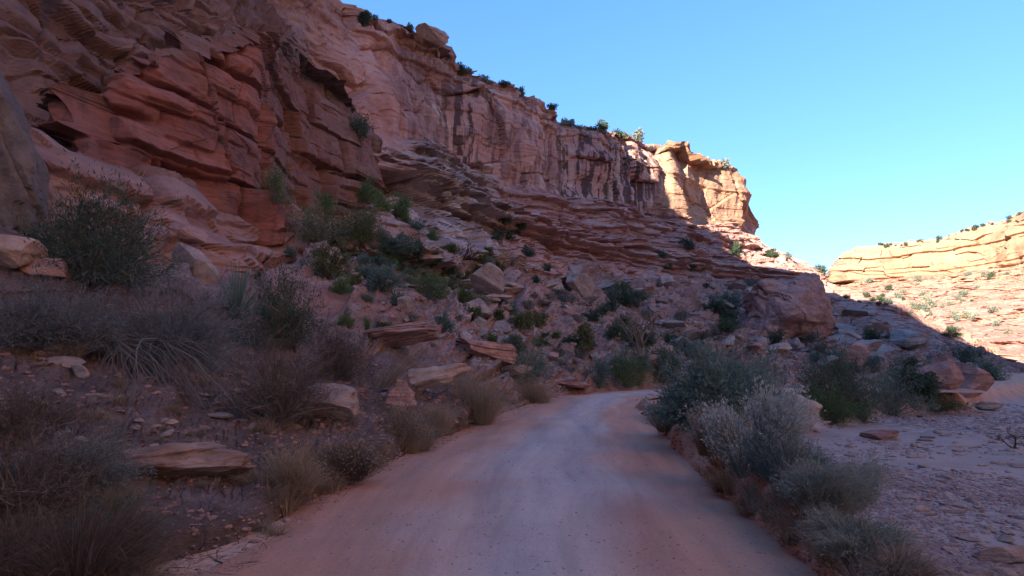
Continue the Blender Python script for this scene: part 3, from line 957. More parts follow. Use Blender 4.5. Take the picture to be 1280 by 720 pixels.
def bush(seed, w, h, leaf, wood, nb=60, nl=5000, ll=0.07, lw=0.010, fill=0.55, up=0.3, dep=None, sparse=0.12):
    """woody shrub: branches to an uneven dome of leaf sprays"""
    rng = np.random.default_rng(seed)
    dep = dep or w
    R = np.array([w / 2, dep / 2, h])
    d = rng.normal(size=(nb, 3))
    d[:, 2] = np.abs(d[:, 2]) * 0.9 + 0.08
    d = nrm(d)
    rad = rng.uniform(0.55, 1.0, nb) * (0.75 + 0.35 * rng.random(nb))
    lob = 0.82 + 0.22 * np.sin(3 * np.arctan2(d[:, 1], d[:, 0]) + rng.uniform(0, 6)) * (1 - d[:, 2])
    tip = d * R * (rad * lob)[:, None]
    base = rng.normal(size=(nb, 3)) * R * 0.07
    base[:, 2] = -0.04 * h
    bow = rng.normal(size=(nb, 3)) * R * 0.10 + np.array([0, 0, 0.08 * h])
    P = curve_stems(base, tip, bow, 7)
    q = Quads()
    r0 = 0.014 * h ** 0.7 * rng.uniform(0.5, 1.1, nb)
    q.tubes(P, r0[:, None] * np.linspace(1, 0.25, 7)[None, :], 4)
    ns = nb * 4                                   # twigs
    bi = rng.integers(0, nb, ns)
    k = rng.integers(3, 7, ns)
    b2 = P[bi, k]
    t2 = b2 + nrm(nrm(b2) + rng.normal(size=(ns, 3)) * 0.9 + np.array([0, 0, up])) * (h * rng.uniform(0.10, 0.26, ns))[:, None]
    P2 = curve_stems(b2, t2, rng.normal(size=(ns, 3)) * 0.03 * h, 4)
    q.ribbons(P2, np.broadcast_to(np.array([0.005, 0.004, 0.003, 0.0015]) * (h ** 0.5), (ns, 4)), nrm(rng.normal(size=(ns, 3))))
    stem = q.mesh('stem', wood)
    f = Quads()
    ti = rng.integers(0, ns, nl)
    tpar = rng.random(nl) ** 0.7
    C = b2[ti] * (1 - tpar[:, None]) + t2[ti] * tpar[:, None] + rng.normal(size=(nl, 3)) * sparse * h * 0.55 * rng.random((nl, 1))
    nin = int(nl * (1 - fill) * 0.35)
    C[:nin] = P[rng.integers(0, nb, nin), rng.integers(2, 6, nin)] + rng.normal(size=(nin, 3)) * 0.07 * h
    C[:, 2] = np.maximum(C[:, 2], 0.02 * h)
    D = nrm(nrm(C - np.array([0, 0, 0.2 * h])) * 0.7 + rng.normal(size=(nl, 3)) * 0.6 + np.array([0, 0, up]))
    f.leaves(C, D, ll * rng.uniform(0.5, 1.3, nl), lw * rng.uniform(0.6, 1.3, nl), rng)
    return [('stem', stem), ('foliage', f.mesh('foliage', leaf))]


def brush(seed, w, h, mat, wood, n=1400, wd=0.0035, spread=0.5, droop=0.12, plume=0.0, pl=0.05, pw=0.008, lean=(0, 0)):
    """many fine stems fanning up from a crown: rabbitbrush, grass tufts"""
    rng = np.random.default_rng(seed)
    nc = rng.integers(6, 10)
    ci = rng.integers(0, nc, n)
    ca = rng.uniform(0, 2 * math.pi, nc)
    cr_ = w * 0.27 * np.sqrt(rng.random(nc))
    ch = rng.uniform(0.55, 1.05, nc)
    cl = rng.normal(size=(nc, 2)) * 0.22 + np.stack([np.cos(ca), np.sin(ca)], -1) * (cr_ / (w * 0.27))[:, None] * spread * 0.5
    a = rng.uniform(0, 2 * math.pi, n)
    rr_ = np.sqrt(rng.random(n))
    base = np.stack([np.cos(ca)[ci] * cr_[ci] + np.cos(a) * rr_ * w * 0.07, np.sin(ca)[ci] * cr_[ci] + np.sin(a) * rr_ * w * 0.07, np.full(n, -0.03 * h)], -1)
    hh = h * ch[ci] * rng.uniform(0.45, 1.05, n) * (1 - 0.3 * rr_ ** 2)
    out = w * 0.26 * rr_ * rng.uniform(0.5, 1.2, n) * (spread * 2)
    tip = base + np.stack([np.cos(a) * out + (lean[0] + cl[ci, 0]) * hh, np.sin(a) * out + (lean[1] + cl[ci, 1]) * hh, hh], -1)
    tip += rng.normal(size=(n, 3)) * np.array([0.05 * w, 0.05 * w, 0.03 * h])
    bow = np.stack([-np.cos(a) * out, -np.sin(a) * out, 0.9 * hh], -1) * droop + rng.normal(size=(n, 3)) * 0.04 * h
    P = curve_stems(base, tip, bow, 6)
    P[:, -1, 2] -= droop * 0.4 * hh
    q = Quads()
    wv = wd * rng.uniform(0.6, 1.2, n)[:, None] * np.array([1, 0.95, 0.85, 0.7, 0.5, 0.2])[None, :]
    q.ribbons(P, wv, nrm(rng.normal(size=(n, 3)) * np.array([1, 1, 0.3])))
    res = [('stem', q.mesh('stem', mat))]
    if plume > 0:
        m = int(n * plume)
        i = rng.integers(0, n, m)
        k = rng.integers(3, 6, m)
        f = Quads()
        C = P[i, k] + rng.normal(size=(m, 3)) * 0.012
        T = nrm(P[i, k] - P[i, k - 1] + rng.normal(size=(m, 3)) * 0.25 * np.linalg.norm(P[i, k] - P[i, k - 1], axis=1, keepdims=True))
        f.leaves(C, T, pl * rng.uniform(0.5, 1.3, m), pw * rng.uniform(0.6, 1.2, m), rng)
        res.append(('foliage', f.mesh('foliage', wood)))
    return res


def yucca(seed, w, h, mat):
    rng = np.random.default_rng(seed)
    n = 130
    a = rng.uniform(0, 2 * math.pi, n)
    e = np.radians(rng.uniform(8, 85, n))
    d = np.stack([np.cos(a) * np.cos(e) * w / 2, np.sin(a) * np.cos(e) * w / 2, np.sin(e) * h], -1)
    base = np.zeros((n, 3)) + np.array([0, 0, 0.05 * h])
    P = curve_stems(base, base + d * rng.uniform(0.8, 1.1, (n, 1)), np.array([0, 0, 0.05 * h]) + np.zeros((n, 3)), 5)
    q = Quads()
    q.ribbons(P, np.broadcast_to(np.array([0.012, 0.014, 0.011, 0.007, 0.001]), (n, 5)), nrm(np.cross(d, rng.normal(size=(n, 3)))))
    return [('leaf', q.mesh('leaf', mat))]


def branching(seed, h, w, levels=4, r0=0.05, n0=3, nb=3, gnarl=0.25):
    """recursive limbs; returns Quads and the end points"""
    rng = np.random.default_rng(seed)
    q = Quads()
    cur = []
    for i in range(n0):
        a = rng.uniform(0, 2 * math.pi)
        cur.append((np.array([0, 0, -0.05 * h]), nrm(np.array([math.cos(a) * 0.35 * w / h, math.sin(a) * 0.35 * w / h, 1.0])), h * 0.42, r0))
    ends = []
    for lv in range(levels):
        nxt = []
        for (b, d, L, r) in cur:
            S = 5
            pts = [b]
            dd = d.copy()
            for k in range(S - 1):
                dd = nrm(dd + rng.normal(size=3) * gnarl * 0.6)
                pts.append(pts[-1] + dd * L / (S - 1))
            P_ = np.array(pts)[None]
            q.tubes(P_, r * np.linspace(1, 0.6, S)[None], 5 if lv < 2 else 3)
            ends.append((P_[0, -1], dd, lv))
            for j in range(nb):
                k = rng.integers(2, S)
                nd = nrm(dd + rng.normal(size=3) * np.array([0.9 * w / h, 0.9 * w / h, 0.6]))
                nxt.append((P_[0, k], nd, L * rng.uniform(0.5, 0.78), r * 0.55))
        cur = nxt
    return q, ends


def tree(seed, h, w, leaf, wood, nl=4000, ll=0.09, lw=0.02, cone=0.0, r0=None):
    rng = np.random.default_rng(seed)
    q, ends = branching(seed, h * 0.9, w, 3, r0 or 0.045 * h, 2, 4, 0.3)
    E = np.array([e[0] for e in ends if e[2] >= 1])
    E[:, 2] = np.clip(E[:, 2], 0.15 * h, h)
    if cone:
        ex = max(np.abs(E[:, :2]).max(), 1e-3)
        E[:, :2] *= (w / 2 / ex) * (1.15 - E[:, 2:3] / h)
    trunk = q.mesh('trunk', wood)
    f = Quads()
    i = rng.integers(0, len(E), nl)
    sg = rng.uniform(0.05, 0.13, len(E)) * h
    off = nrm(rng.normal(size=(nl, 3))) * (rng.random((nl, 1)) ** 0.5) * np.array([1.1, 1.1, 0.8]) * sg[i][:, None]
    C = E[i] + off
    C[:, 2] = np.maximum(C[:, 2], 0.03 * h)
    D = nrm(off + rng.normal(size=(nl, 3)) * sg[i][:, None] * 0.6 + np.array([0, 0, 0.02 * h]))
    f.leaves(C, D, ll * rng.uniform(0.5, 1.3, nl), lw * rng.uniform(0.6, 1.2, nl), rng)
    return [('trunk', trunk), ('crown', f.mesh('crown', leaf))]


def bare(seed, h, w, wood, levels=5):
    q, e = branching(seed, h, w, levels, 0.028 * h, 3, 3, 0.3)
    return [('branch', q.mesh('branch', wood))]


def hanging(seed, w, h, wood, n=150):
    """dry root-like stems arching out and cascading down the bank; local -Y is outward"""
    rng = np.random.default_rng(seed)
    base = np.stack([rng.uniform(-0.25, 0.25, n) * w, rng.uniform(-0.1, 0.1, n), rng.uniform(-0.05, 0.05, n)], -1)
    tip = base + np.stack([rng.uniform(-0.1, 0.85, n) * w, -rng.uniform(0.15, 0.6, n) * h, -rng.uniform(0.35, 1.0, n) * h], -1)
    bow = np.stack([rng.normal(size=n) * 0.08 * w, -rng.uniform(0.15, 0.35, n) * h, rng.uniform(0.2, 0.45, n) * h], -1)
    P = curve_stems(base, tip, bow, 9) + np.cumsum(rng.normal(size=(n, 9, 3)), axis=1) * 0.014
    q = Quads()
    q.tubes(P, rng.uniform(0.005, 0.014, n)[:, None] * np.linspace(1, 0.35, 9)[None], 4)
    m = n * 3
    i, k = rng.integers(0, n, m), rng.integers(3, 8, m)
    b2 = P[i, k]
    P2 = curve_stems(b2, b2 + np.stack([rng.normal(size=m) * 0.1, rng.normal(size=m) * 0.08, -rng.uniform(0.05, 0.25, m)], -1), rng.normal(size=(m, 3)) * 0.02, 4)
    q.tubes(P2, np.broadcast_to(np.array([0.004, 0.003, 0.002, 0.001]), (m, 4)), 3)
    return [('stem', q.mesh('stem', wood))]


_ICO = {}


def ico(sub):
    if sub not in _ICO:
        import bmesh
        bm = bmesh.new()
        bmesh.ops.create_icosphere(bm, subdivisions=sub, radius=1.0)
        _ICO[sub] = (np.array([v.co[:] for v in bm.verts]), np.array([[v.index for v in f.verts] for f in bm.faces]))
        bm.free()
    return _ICO[sub]


def rock(seed, dims, mat, sub=4, cuts=14, rough=0.05, bedded=0.0, planes=None, smooth=False, crack=None, hard=0.97):
    """angular boulder: a ball sliced by random planes, roughened, stretched"""
    rng = np.random.default_rng(seed)
    V, Fc = ico(sub)
    V = V.copy() * 1.25
    pl = [(nrm(rng.normal(size=3)), rng.uniform(0.52, 0.95)) for _ in range(cuts)]
    if planes:
        pl += [(nrm(np.array(a, float)), b) for a, b in planes]
    for n, dd in pl:
        s_ = V @ n
        V = V - n[None] * np.maximum(s_ - dd, 0)[:, None] * hard
    dims = np.array(dims, float)
    o = rng.uniform(-50, 50, 3)
    V = V + nrm(V) * (rough * fbm(V * 1.6 + o, 0.8, 4, seed))[:, None]
    if bedded:
        zl = V[:, 2] * dims[2] + 0.1 * dims[2] * fbm(V + o, 1.2, 2, seed + 3)
        hv = nrm(V * np.array([1, 1, 0]))
        V = V + hv * (bedded * layers(zl, 0.28 * dims[2], seed + 5))[:, None] + hv * (0.5 * bedded * layers(zl, 0.11 * dims[2], seed + 6))[:, None]
    if crack:
        ax, per, dep = crack
        u_ = V @ nrm(np.array(ax, float)) + 0.06 * fbm(V + o, 0.6, 3, seed + 9)
        fr_ = np.abs((u_ / per + 0.37) % 1 - 0.5)
        st_ = layers(u_, per, seed + 4, 0.1)
        V = V - nrm(V) * (dep * sstep(0.07, 0.0, fr_) * sstep(-0.5, 0.4, fbm(V + o, 0.9, 2, seed + 8)))[:, None] + nrm(V) * (0.05 * st_)[:, None]
    V = V * dims / 2
    return mesh_from('rock', V, Fc, smooth, mat)

# ------------------------------------------------------------------ placing things on the terrain


bpy.context.view_layer.update()
DG = bpy.context.evaluated_depsgraph_get()


def cast(px, py):
    d = ray(px, py)
    ok, loc, nor, fi, ob, mt = sc.ray_cast(DG, Vector(EYE), Vector(d).normalized())
    return (np.array(loc), np.array(nor), ob.name) if ok else None


def drop_z(x, y, top=200.0):
    ok, loc, nor, fi, ob, mt = sc.ray_cast(DG, Vector((x, y, top)), Vector((0, 0, -1)))
    return np.array(loc) if ok else None


def plant(name, parts, loc, label=None, cat=None, group=None, rz=0.0, s=1.0, tilt=None):
    if len(parts) == 1:
        r = link(name, parts[0][1], None, loc)
    else:
        r = link(name, None, None, loc)
        for pn, me in parts:
            link(pn, me, r)
    r.rotation_euler = (0 if tilt is None else tilt[0], 0 if tilt is None else tilt[1], rz)
    r.scale = (s, s, s)
    tag(r, label, cat, group)
    return r


def spot(px, py):
    c = cast(px, py)
    Yd_ = c[0][1]
    return c[0], Yd_ / F


SH = 'shrubs and bushes of the canyon'
# name, kind, px, py of the foot, width px, height px, label, options
PL = [
    ('shrub', 'bush', 118, 352, 215, 168, 'large dark evergreen bush hanging over the grey brush at the far left', dict(leaf='l_dark', nb=90, nl=15000, ll=0.11, lw=0.010)),
    ('rabbitbrush', 'bush', 75, 432, 160, 100, 'grey-blue brush below the large dark evergreen bush, above the pale flat stones', dict(leaf='l_ash', nb=120, nl=15000, ll=0.085, lw=0.0045, sparse=0.2)),
    ('rabbitbrush', 'bush', 215, 446, 190, 118, 'grey-blue brush with pale bent stems below the leaning grey slab', dict(leaf='l_ash', nb=130, nl=17000, ll=0.095, lw=0.0045, sparse=0.2)),
    ('rabbitbrush', 'bush', 22, 430, 110, 85, 'small grey brush below the hollowed rocks at the left edge', dict(leaf='l_ash', nb=80, nl=8000, ll=0.07, lw=0.004, sparse=0.2)),
    ('grass_tuft', 'brush', 232, 462, 130, 92, 'spray of bent dry stems in the grey-blue brush below the leaning slab', dict(mat='l_ash', n=260, wd=0.004, spread=0.9, droop=0.4, lean=(0.5, -0.1))),
    ('shrub', 'bush', 350, 432, 120, 120, 'dark green bush standing against the foot of the red buttress', dict(leaf='l_dark', nb=70, nl=9000, ll=0.10, lw=0.010)),
    ('shrub', 'bush', 345, 522, 170, 135, 'dense dark brown twig thicket left of the overhanging ledge', dict(leaf='l_brown', nb=110, nl=9000, ll=0.09, lw=0.004)),
    ('shrub', 'bush', 20, 640, 190, 120, 'low dry brown bush on the soil shelf at the lower left edge', dict(leaf='l_brown', nb=100, nl=8000, ll=0.06, lw=0.003)),
    ('shrub', 'bush', 100, 600, 190, 85, 'low olive-grey scrub hiding the left end of the long sandstone ledge', dict(leaf='l_ash', nb=100, nl=11000, ll=0.05, lw=0.003, sparse=0.2)),
    ('shrub', 'bush', 30, 545, 150, 80, 'grey-brown scrub on the soil shelf below the small flat stones at the left edge', dict(leaf='l_brown', nb=90, nl=9000, ll=0.055, lw=0.003, sparse=0.2)),
    ('shrub', 'bush', 130, 690, 170, 90, 'dark grey-green scrub above the pale tuft at the bottom edge', dict(leaf='l_dark', nb=90, nl=9000, ll=0.05, lw=0.003, sparse=0.25)),
    ('shrub', 'bush', 420, 470, 110, 85, 'dark brown-grey scrub in the hollow under the left end of the overhanging ledge', dict(leaf='l_brown', nb=80, nl=7500, ll=0.09, lw=0.005, sparse=0.2)),
    ('grass_tuft', 'brush', 60, 735, 230, 130, 'wide dark dry grass clump in the bottom left corner', dict(mat='l_brown', n=3600, spread=0.8, droop=0.3)),
    ('grass_tuft', 'brush', 165, 742, 90, 55, 'pale grass tuft poking up at the bottom edge near the dead sticks', dict(mat='l_tan', n=900, spread=0.7, droop=0.25)),
    ('grass_tuft', 'brush', 458, 480, 80, 72, 'tuft of long pale green blades in front of the overhanging ledge', dict(mat='l_tan', n=170, wd=0.006, spread=0.6, droop=0.25, lean=(0.5, 0))),
    ('dry_shrub', 'brush', 598, 522, 125, 76, 'large straw-coloured rounded shrub on the left road edge', dict(mat='l_tan', n=3400, plume=2, pm='l_tan', spread=0.6)),
    ('dry_shrub', 'brush', 662, 504, 62, 56, 'straw-coloured shrub at the left road edge where the road bends', dict(mat='l_tan', n=1500, plume=2, pm='l_tan')),
    ('dry_shrub', 'brush', 508, 562, 95, 62, 'low tan shrub below the grey slab resting on its pedestal', dict(mat='l_tan', n=2200, plume=1, pm='l_brown')),
    ('dry_shrub', 'brush', 428, 595, 90, 55, 'brownish low shrub on the left road edge below the two-humped tan rock', dict(mat='l_brown', n=2200, plume=1, pm='l_tan', spread=0.7, droop=0.3)),
    ('dry_shrub', 'brush', 358, 612, 95, 62, 'straw brown grass clump at the right end of the long sandstone ledge', dict(mat='l_tan', n=2000, spread=0.7, droop=0.35)),
    ('dry_shrub', 'brush', 552, 540, 60, 45, 'small tan shrub in front of the large straw-coloured one', dict(mat='l_tan', n=1300)),
    ('shrub', 'bush', 655, 474, 98, 62, 'low dark blue-green bush above the straw shrubs on the left road edge', dict(leaf='l_teal', nb=60, nl=6000, ll=0.12, lw=0.013)),
    ('shrub', 'bush', 478, 362, 62, 42, 'round grey-blue shrub on the red slope above the overhanging ledge', dict(leaf='l_teal', nb=50, nl=4000, ll=0.12, lw=0.013)),
    ('shrub', 'bush', 532, 372, 92, 48, 'wide green bush on the red slope left of the grey block', dict(leaf='l_green', nb=50, nl=4500, ll=0.14, lw=0.016)),
    ('sapling', 'bush', 402, 300, 80, 85, 'bright green sapling right of the red buttress foot', dict(leaf='l_green', nb=40, nl=3600, ll=0.14, lw=0.02, sparse=0.25)),
    ('sapling', 'bush', 344, 250, 45, 58, 'small bright green sapling growing out of the red buttress face', dict(leaf='l_green', nb=24, nl=1800, ll=0.13, lw=0.018, sparse=0.25)),
    ('sapling', 'bush', 452, 302, 76, 78, 'olive green leafy sapling between the buttress and the grey ledges', dict(leaf='l_olive', nb=40, nl=3600, ll=0.15, lw=0.02, sparse=0.25)),
    ('shrub', 'bush', 405, 345, 85, 55, 'olive scrub above the dark green bush at the foot of the buttress', dict(leaf='l_olive', nb=50, nl=3600, ll=0.13, lw=0.016)),
    ('shrub', 'bush', 562, 352, 46, 42, 'dark bush just left of the grey block on the talus', dict(leaf='l_dark', nb=40, nl=3000, ll=0.16, lw=0.025)),
    ('shrub', 'bush', 448, 172, 42, 50, 'dark shrub clinging to the right shoulder of the red buttress', dict(leaf='l_dark', nb=40, nl=3000, ll=0.2, lw=0.03)),
    ('juniper', 'tree', 728, 441, 40, 56, 'small cone-shaped yellow-green juniper on the talus above the bend', dict(leaf='l_olive', cone=1, nl=5000, ll=0.13, lw=0.03)),
    ('bare_tree', 'bare', 800, 446, 62, 92, 'leafless grey tree on the talus above the road bend', dict()),
    ('shrub', 'bush', 784, 480, 76, 56, 'green bush with dark stems where the road disappears', dict(leaf='l_green', nb=50, nl=4500, ll=0.15, lw=0.018)),
    ('shrub', 'bush', 748, 482, 42, 42, 'small grey-green bush left of the green one where the road disappears', dict(leaf='l_teal', nb=40, nl=2500, ll=0.15, lw=0.018)),
    ('shrub', 'bush', 826, 476, 50, 62, 'dark bush behind the right road edge beside the big blue-green bush', dict(leaf='l_dark', nb=40, nl=3500, ll=0.16, lw=0.02)),
    ('shrub', 'bush', 893, 528, 150, 118, 'big blue-green bush beside the road, behind the silver plume brush', dict(leaf='l_teal', nb=110, nl=20000, ll=0.13, lw=0.013)),
    ('shrub', 'bush', 952, 522, 100, 96, 'dark blue-green bush crowding the left side of the split boulder', dict(leaf='l_teal', nb=80, nl=9000, ll=0.12, lw=0.012)),
    ('shrub', 'bush', 905, 492, 110, 70, 'dark green bush behind the big blue-green one', dict(leaf='l_dark', nb=70, nl=7000, ll=0.15, lw=0.016)),
    ('rabbitbrush', 'brush', 945, 588, 84, 104, 'tall silver-plumed brush on the right road edge', dict(mat='l_grey', n=4200, plume=6, pl=0.045, pw=0.006, pm='l_silver', wd=0.005, spread=0.35)),
    ('rabbitbrush', 'brush', 1024, 644, 90, 82, 'wide grey-green brush spilling over the berm right of the road', dict(mat='l_grey', n=5200, plume=7, pl=0.035, pw=0.0045, pm='l_sage', spread=0.6, droop=0.2)),
    ('rabbitbrush', 'brush', 1086, 702, 86, 68, 'grey-green brush nearest the camera on the wash bank', dict(mat='l_grey', n=3600, plume=2.2, pl=0.04, pw=0.0035, pm='l_sage', spread=0.65, droop=0.3)),
    ('rabbitbrush', 'brush', 988, 614, 84, 80, 'low grey-green brush just right of the tall silver-plumed one', dict(mat='l_grey', n=4600, plume=3.5, pl=0.04, pw=0.004, pm='l_teal', spread=0.5, droop=0.2)),
    ('dry_shrub', 'brush', 896, 564, 66, 64, 'mauve-grey dry shrub left of the tall silver-plumed brush', dict(mat='l_tan', n=2400, plume=2, pm='l_grey')),
    ('dry_shrub', 'brush', 838, 536, 56, 46, 'low dry tan shrub at the right road edge by the bend', dict(mat='l_tan', n=1800, plume=2, pm='l_tan')),
    ('grass_tuft', 'brush', 1118, 726, 80, 46, 'sprawling straw grass clump at the bottom edge right of the berm', dict(mat='l_tan', n=1500, spread=0.9, droop=0.35)),
    ('grass_tuft', 'brush', 1040, 704, 46, 34, 'short straw tuft on the berm crest close to the camera', dict(mat='l_tan', n=700, spread=0.8, droop=0.3)),
    ('shrub', 'bush', 1034, 526, 84, 58, 'round bright green bush right of the split boulder', dict(leaf='l_green', nb=60, nl=7000, ll=0.13, lw=0.014)),
    ('shrub', 'bush', 1046, 518, 100, 112, 'tall dark upright bush behind the round bright green one', dict(leaf='l_dark', nb=60, nl=7500, ll=0.16, lw=0.016, up=0.9)),
    ('shrub', 'bush', 1078, 526, 58, 72, 'dark olive bush at the wash bank with its foot in shadow', dict(leaf='l_dark', nb=50, nl=5000, ll=0.15, lw=0.016, up=0.6)),
    ('shrub', 'bush', 1113, 514, 88, 70, 'blue-green bush on the wash bank between two dark ones', dict(leaf='l_teal', nb=60, nl=5500, ll=0.15, lw=0.017)),
    ('juniper', 'tree', 1142, 508, 62, 80, 'bushy dark juniper on the far wash bank', dict(leaf='l_dark', nl=6500, ll=0.17, lw=0.03)),
    ('shrub', 'bush', 1172, 512, 66, 36, 'low olive bush on the wash bank in front of the red rocks', dict(leaf='l_olive', nb=50, nl=3500, ll=0.15, lw=0.017)),
    ('shrub', 'bush', 1236, 474, 58, 34, 'grey-green mounded shrub on the bank above the flat wash rock', dict(leaf='l_teal', nb=50, nl=3500, ll=0.22, lw=0.03)),
    ('shrub', 'bush', 1200, 452, 84, 36, 'long dark shrub below the sunlit slope', dict(leaf='l_dark', nb=60, nl=4500, ll=0.3, lw=0.04)),
    ('juniper', 'tree', 1187, 422, 28, 26, 'small dark juniper standing against the sunlit slope', dict(leaf='l_dark', nl=2500, ll=0.35, lw=0.07)),
    ('juniper', 'tree', 966, 322, 17, 20, 'lone dark juniper on the skyline right of the sunlit promontory', dict(leaf='l_dark', nl=2500, ll=0.4, lw=0.09)),
    ('juniper', 'tree', 457, 33, 30, 26, 'dark juniper on the cliff rim against the sky, highest on the left', dict(leaf='l_dark', nl=3000, ll=0.3, lw=0.06)),
]
KN = {'bush': bush, 'brush': brush}
placed = []
for idx, (name, kind, px, py, wp, hp, label, o) in enumerate(PL):
    loc, k = spot(px, py)
    W_, H_ = wp * k, hp * k
    sd = 1000 + idx * 13
    if kind == 'bush':
        a = dict(o)
        lf = M[a.pop('leaf')]
        parts = bush(sd, W_ * 1.12, H_ * 1.05, lf, M['bark'], **a)
    elif kind == 'brush':
        a = dict(o)
        pm = M[a.pop('pm', 'l_tan')]
        parts = brush(sd, W_ * 1.1, H_ * 1.1, M[a.pop('mat')], pm, **a)
    elif kind == 'tree':
        a = dict(o)
        parts = tree(sd, H_, W_, M[a.pop('leaf')], M['bark'], **a)
    elif kind == 'bare':
        parts = bare(sd, H_, W_, M['bark'])
    cat = {'shrub': 'shrub', 'rabbitbrush': 'brush', 'dry_shrub': 'dry shrub', 'grass_tuft': 'grass tuft', 'sapling': 'sapling',
           'juniper': 'tree', 'bare_tree': 'tree'}[name]
    plant(name, parts, loc - np.array([0, 0, 0.03 * H_]), label, cat)
    placed.append((px, py))

loc, k = spot(296, 402)
plant('yucca', yucca(5, 85 * k, 78 * k, M['l_teal']), loc, 'spiky yucca between the leaning grey slab and the dark green bush', 'yucca')
loc, k = spot(178, 446)
plant('root_tangle', hanging(6, 165 * k, 120 * k, M['bark'], 120), loc + np.array([0.05, -0.3, 0.16]),
      'tangle of bare grey-brown stems cascading down the bank', 'dead brush')
loc, k = spot(1268, 560)
plant('dead_brush', bare(61, 36 * k, 60 * k, M['darkwood'], 5), loc, 'dark dead brush lying in the wash at the right edge', 'dead brush')
loc, k = spot(590, 330)
plant('bare_tree', bare(62, 55 * k, 20 * k, M['darkwood'], 4), spot(584, 340)[0], 'thin dark dead tree beside the grey block on the talus', 'tree')

# ------------------------------------------------------------------ boulders that can be told apart


def stone(name, me, loc, label, cat='boulder', rot=(0, 0, 0), group=None):
    o = link(name, me, None, loc, rot)
    tag(o, label, cat, group)
    return o


loc, k = spot(-60, 232)
stone('boulder', rock(301, (3.2, 4.0, 8.6), M['b_dark'], 6, 26, 0.13, 0.0, crack=((0.9, 0.2, 0.25), 0.5, 0.06)), loc + np.array([0.1, -0.3, 1.3]),
      'huge dark grey boulder cut off by the upper left edge of the photo', rot=(0.05, -0.22, 0.3))
loc, k = spot(12, 268)
stone('boulder', rock(302, (1.5, 1.3, 0.42), M['b_grey'], 5, 10, 0.06, 0.05), loc + np.array([-0.05, -0.25, 0.22]),
      'grey capping slab over a dark hollow at the left edge', rot=(0.1, 0.28, 0.2))
loc, k = spot(20, 332)
stone('boulder', rock(303, (1.1, 0.9, 0.6), M['b_tan'], 5, 14, 0.05), loc + np.array([0, -0.1, 0.18]), 'rounded tan rock below the grey capping slab', rot=(0, 0.1, 0.5))
loc, k = spot(66, 345)
stone('boulder', rock(304, (0.8, 0.7, 0.45), M['b_red'], 5, 14, 0.05), loc + np.array([0, -0.1, 0.12]), 'reddish rock right of the rounded tan rock at the left edge', rot=(0, 0.2, 1.5))
loc, k = spot(256, 352)
stone('boulder', rock(305, (0.95, 0.6, 1.6), M['b_grey'], 5, 12, 0.04), loc + np.array([-0.02, -0.25, 0.35]),
      'pale grey slab leaning on edge above the grey-blue brush', rot=(0.1, -0.62, 0.2))
loc, k = spot(225, 292)
stone('boulder', rock(306, (1.5, 1.0, 0.7), M['b_red'], 5, 14, 0.06), loc + np.array([0.3, -0.1, 0.0]), 'brown rock block above the leaning grey slab', rot=(0, 0.1, 0.3))
for i, (px, py, dx, dz, lab) in enumerate([(68, 436, 0.30, 0.15, 'pale flat stone lying highest of three on the left bank'),
                                           (84, 455, 0.42, 0.2, 'wide pale stone in the middle of three on the left bank'),
                                           (103, 468, 0.28, 0.22, 'small pale rounded stone lowest of three on the left bank')]):
    loc, k = spot(px, py)
    stone('stone', rock(310 + i, (dx, 0.26, dz), M['b_grey'], 4, 14, 0.04), loc + np.array([0, -0.03, 0.02]), lab, 'stone', (0.1, 0.2, i * 0.8))
loc, k = spot(200, 592)
stone('rock_ledge', rock(327, (250 * k, 1.05, 0.60), M['b_brown'], 6, 26, 0.11, 0.03, [((0, 0, 1), 0.6)]), loc + np.array([0.05, 0.12, 0.12]),
      'long tan sandstone ledge jutting from the left bank over bare soil', 'rock ledge', (-0.12, -0.09, 0.22))
loc, k = spot(278, 505)
stone('stone', rock(321, (0.22, 0.2, 0.26), M['b_grey'], 4, 12, 0.04), loc + np.array([0, -0.05, 0.06]), 'pale upright stone at the right of the cascading stems', 'stone', (0, 0.3, 0.3))
loc, k = spot(272, 520)
stone('stone', rock(322, (0.42, 0.25, 0.10), M['b_grey'], 4, 12, 0.04), loc + np.array([0, -0.08, 0.02]), 'thin pale slab beneath the upright stone by the cascading stems', 'stone', (0, 0.05, 0.3))
loc, k = spot(418, 522)
stone('boulder', rock(323, (78 * k, 0.8, 62 * k), M['b_tan'], 5, 14, 0.07, 0.04), loc + np.array([0, 0.1, 0.22]), 'two-humped tan rock above the left road edge', rot=(0, 0.1, 0.3))
loc, k = spot(500, 512)
stone('boulder', rock(324, (58 * k, 0.7, 46 * k), M['b_red'], 5, 14, 0.07, 0.05), loc + np.array([0, 0.1, 0.15]), 'undercut red rock pedestal beneath the grey slab', rot=(0, 0, 0.8))
loc, k = spot(525, 486)
stone('boulder', rock(325, (96 * k, 0.8, 34 * k), M['b_tan'], 5, 16, 0.10, 0.05), loc + np.array([0, -0.05, 0.25]), 'tan-grey slab resting on the red pedestal, tilted up to the right', rot=(-0.12, -0.3, 0.1))
loc, k = spot(492, 432)
stone('rock_ledge', rock(326, (140 * k, 2.0, 34 * k), M['b_red'], 6, 16, 0.10, 0.09, [((0, 0, 1), 0.6)]), loc + np.array([0, -0.4, 0.3]),
      'overhanging red ledge with a dark hollow beneath it', 'rock ledge', (-0.08, -0.16, 0.15))
loc, k = spot(600, 440)
stone('rock_ledge', rock(327, (84 * k, 1.8, 34 * k), M['b_red'], 5, 12, 0.06, 0.06), loc + np.array([0, -0.2, 0.15]),
      'red broken ledge left of the low dark blue-green bush', 'rock ledge', (0.1, 0.2, 0.1))
loc, k = spot(646, 466)
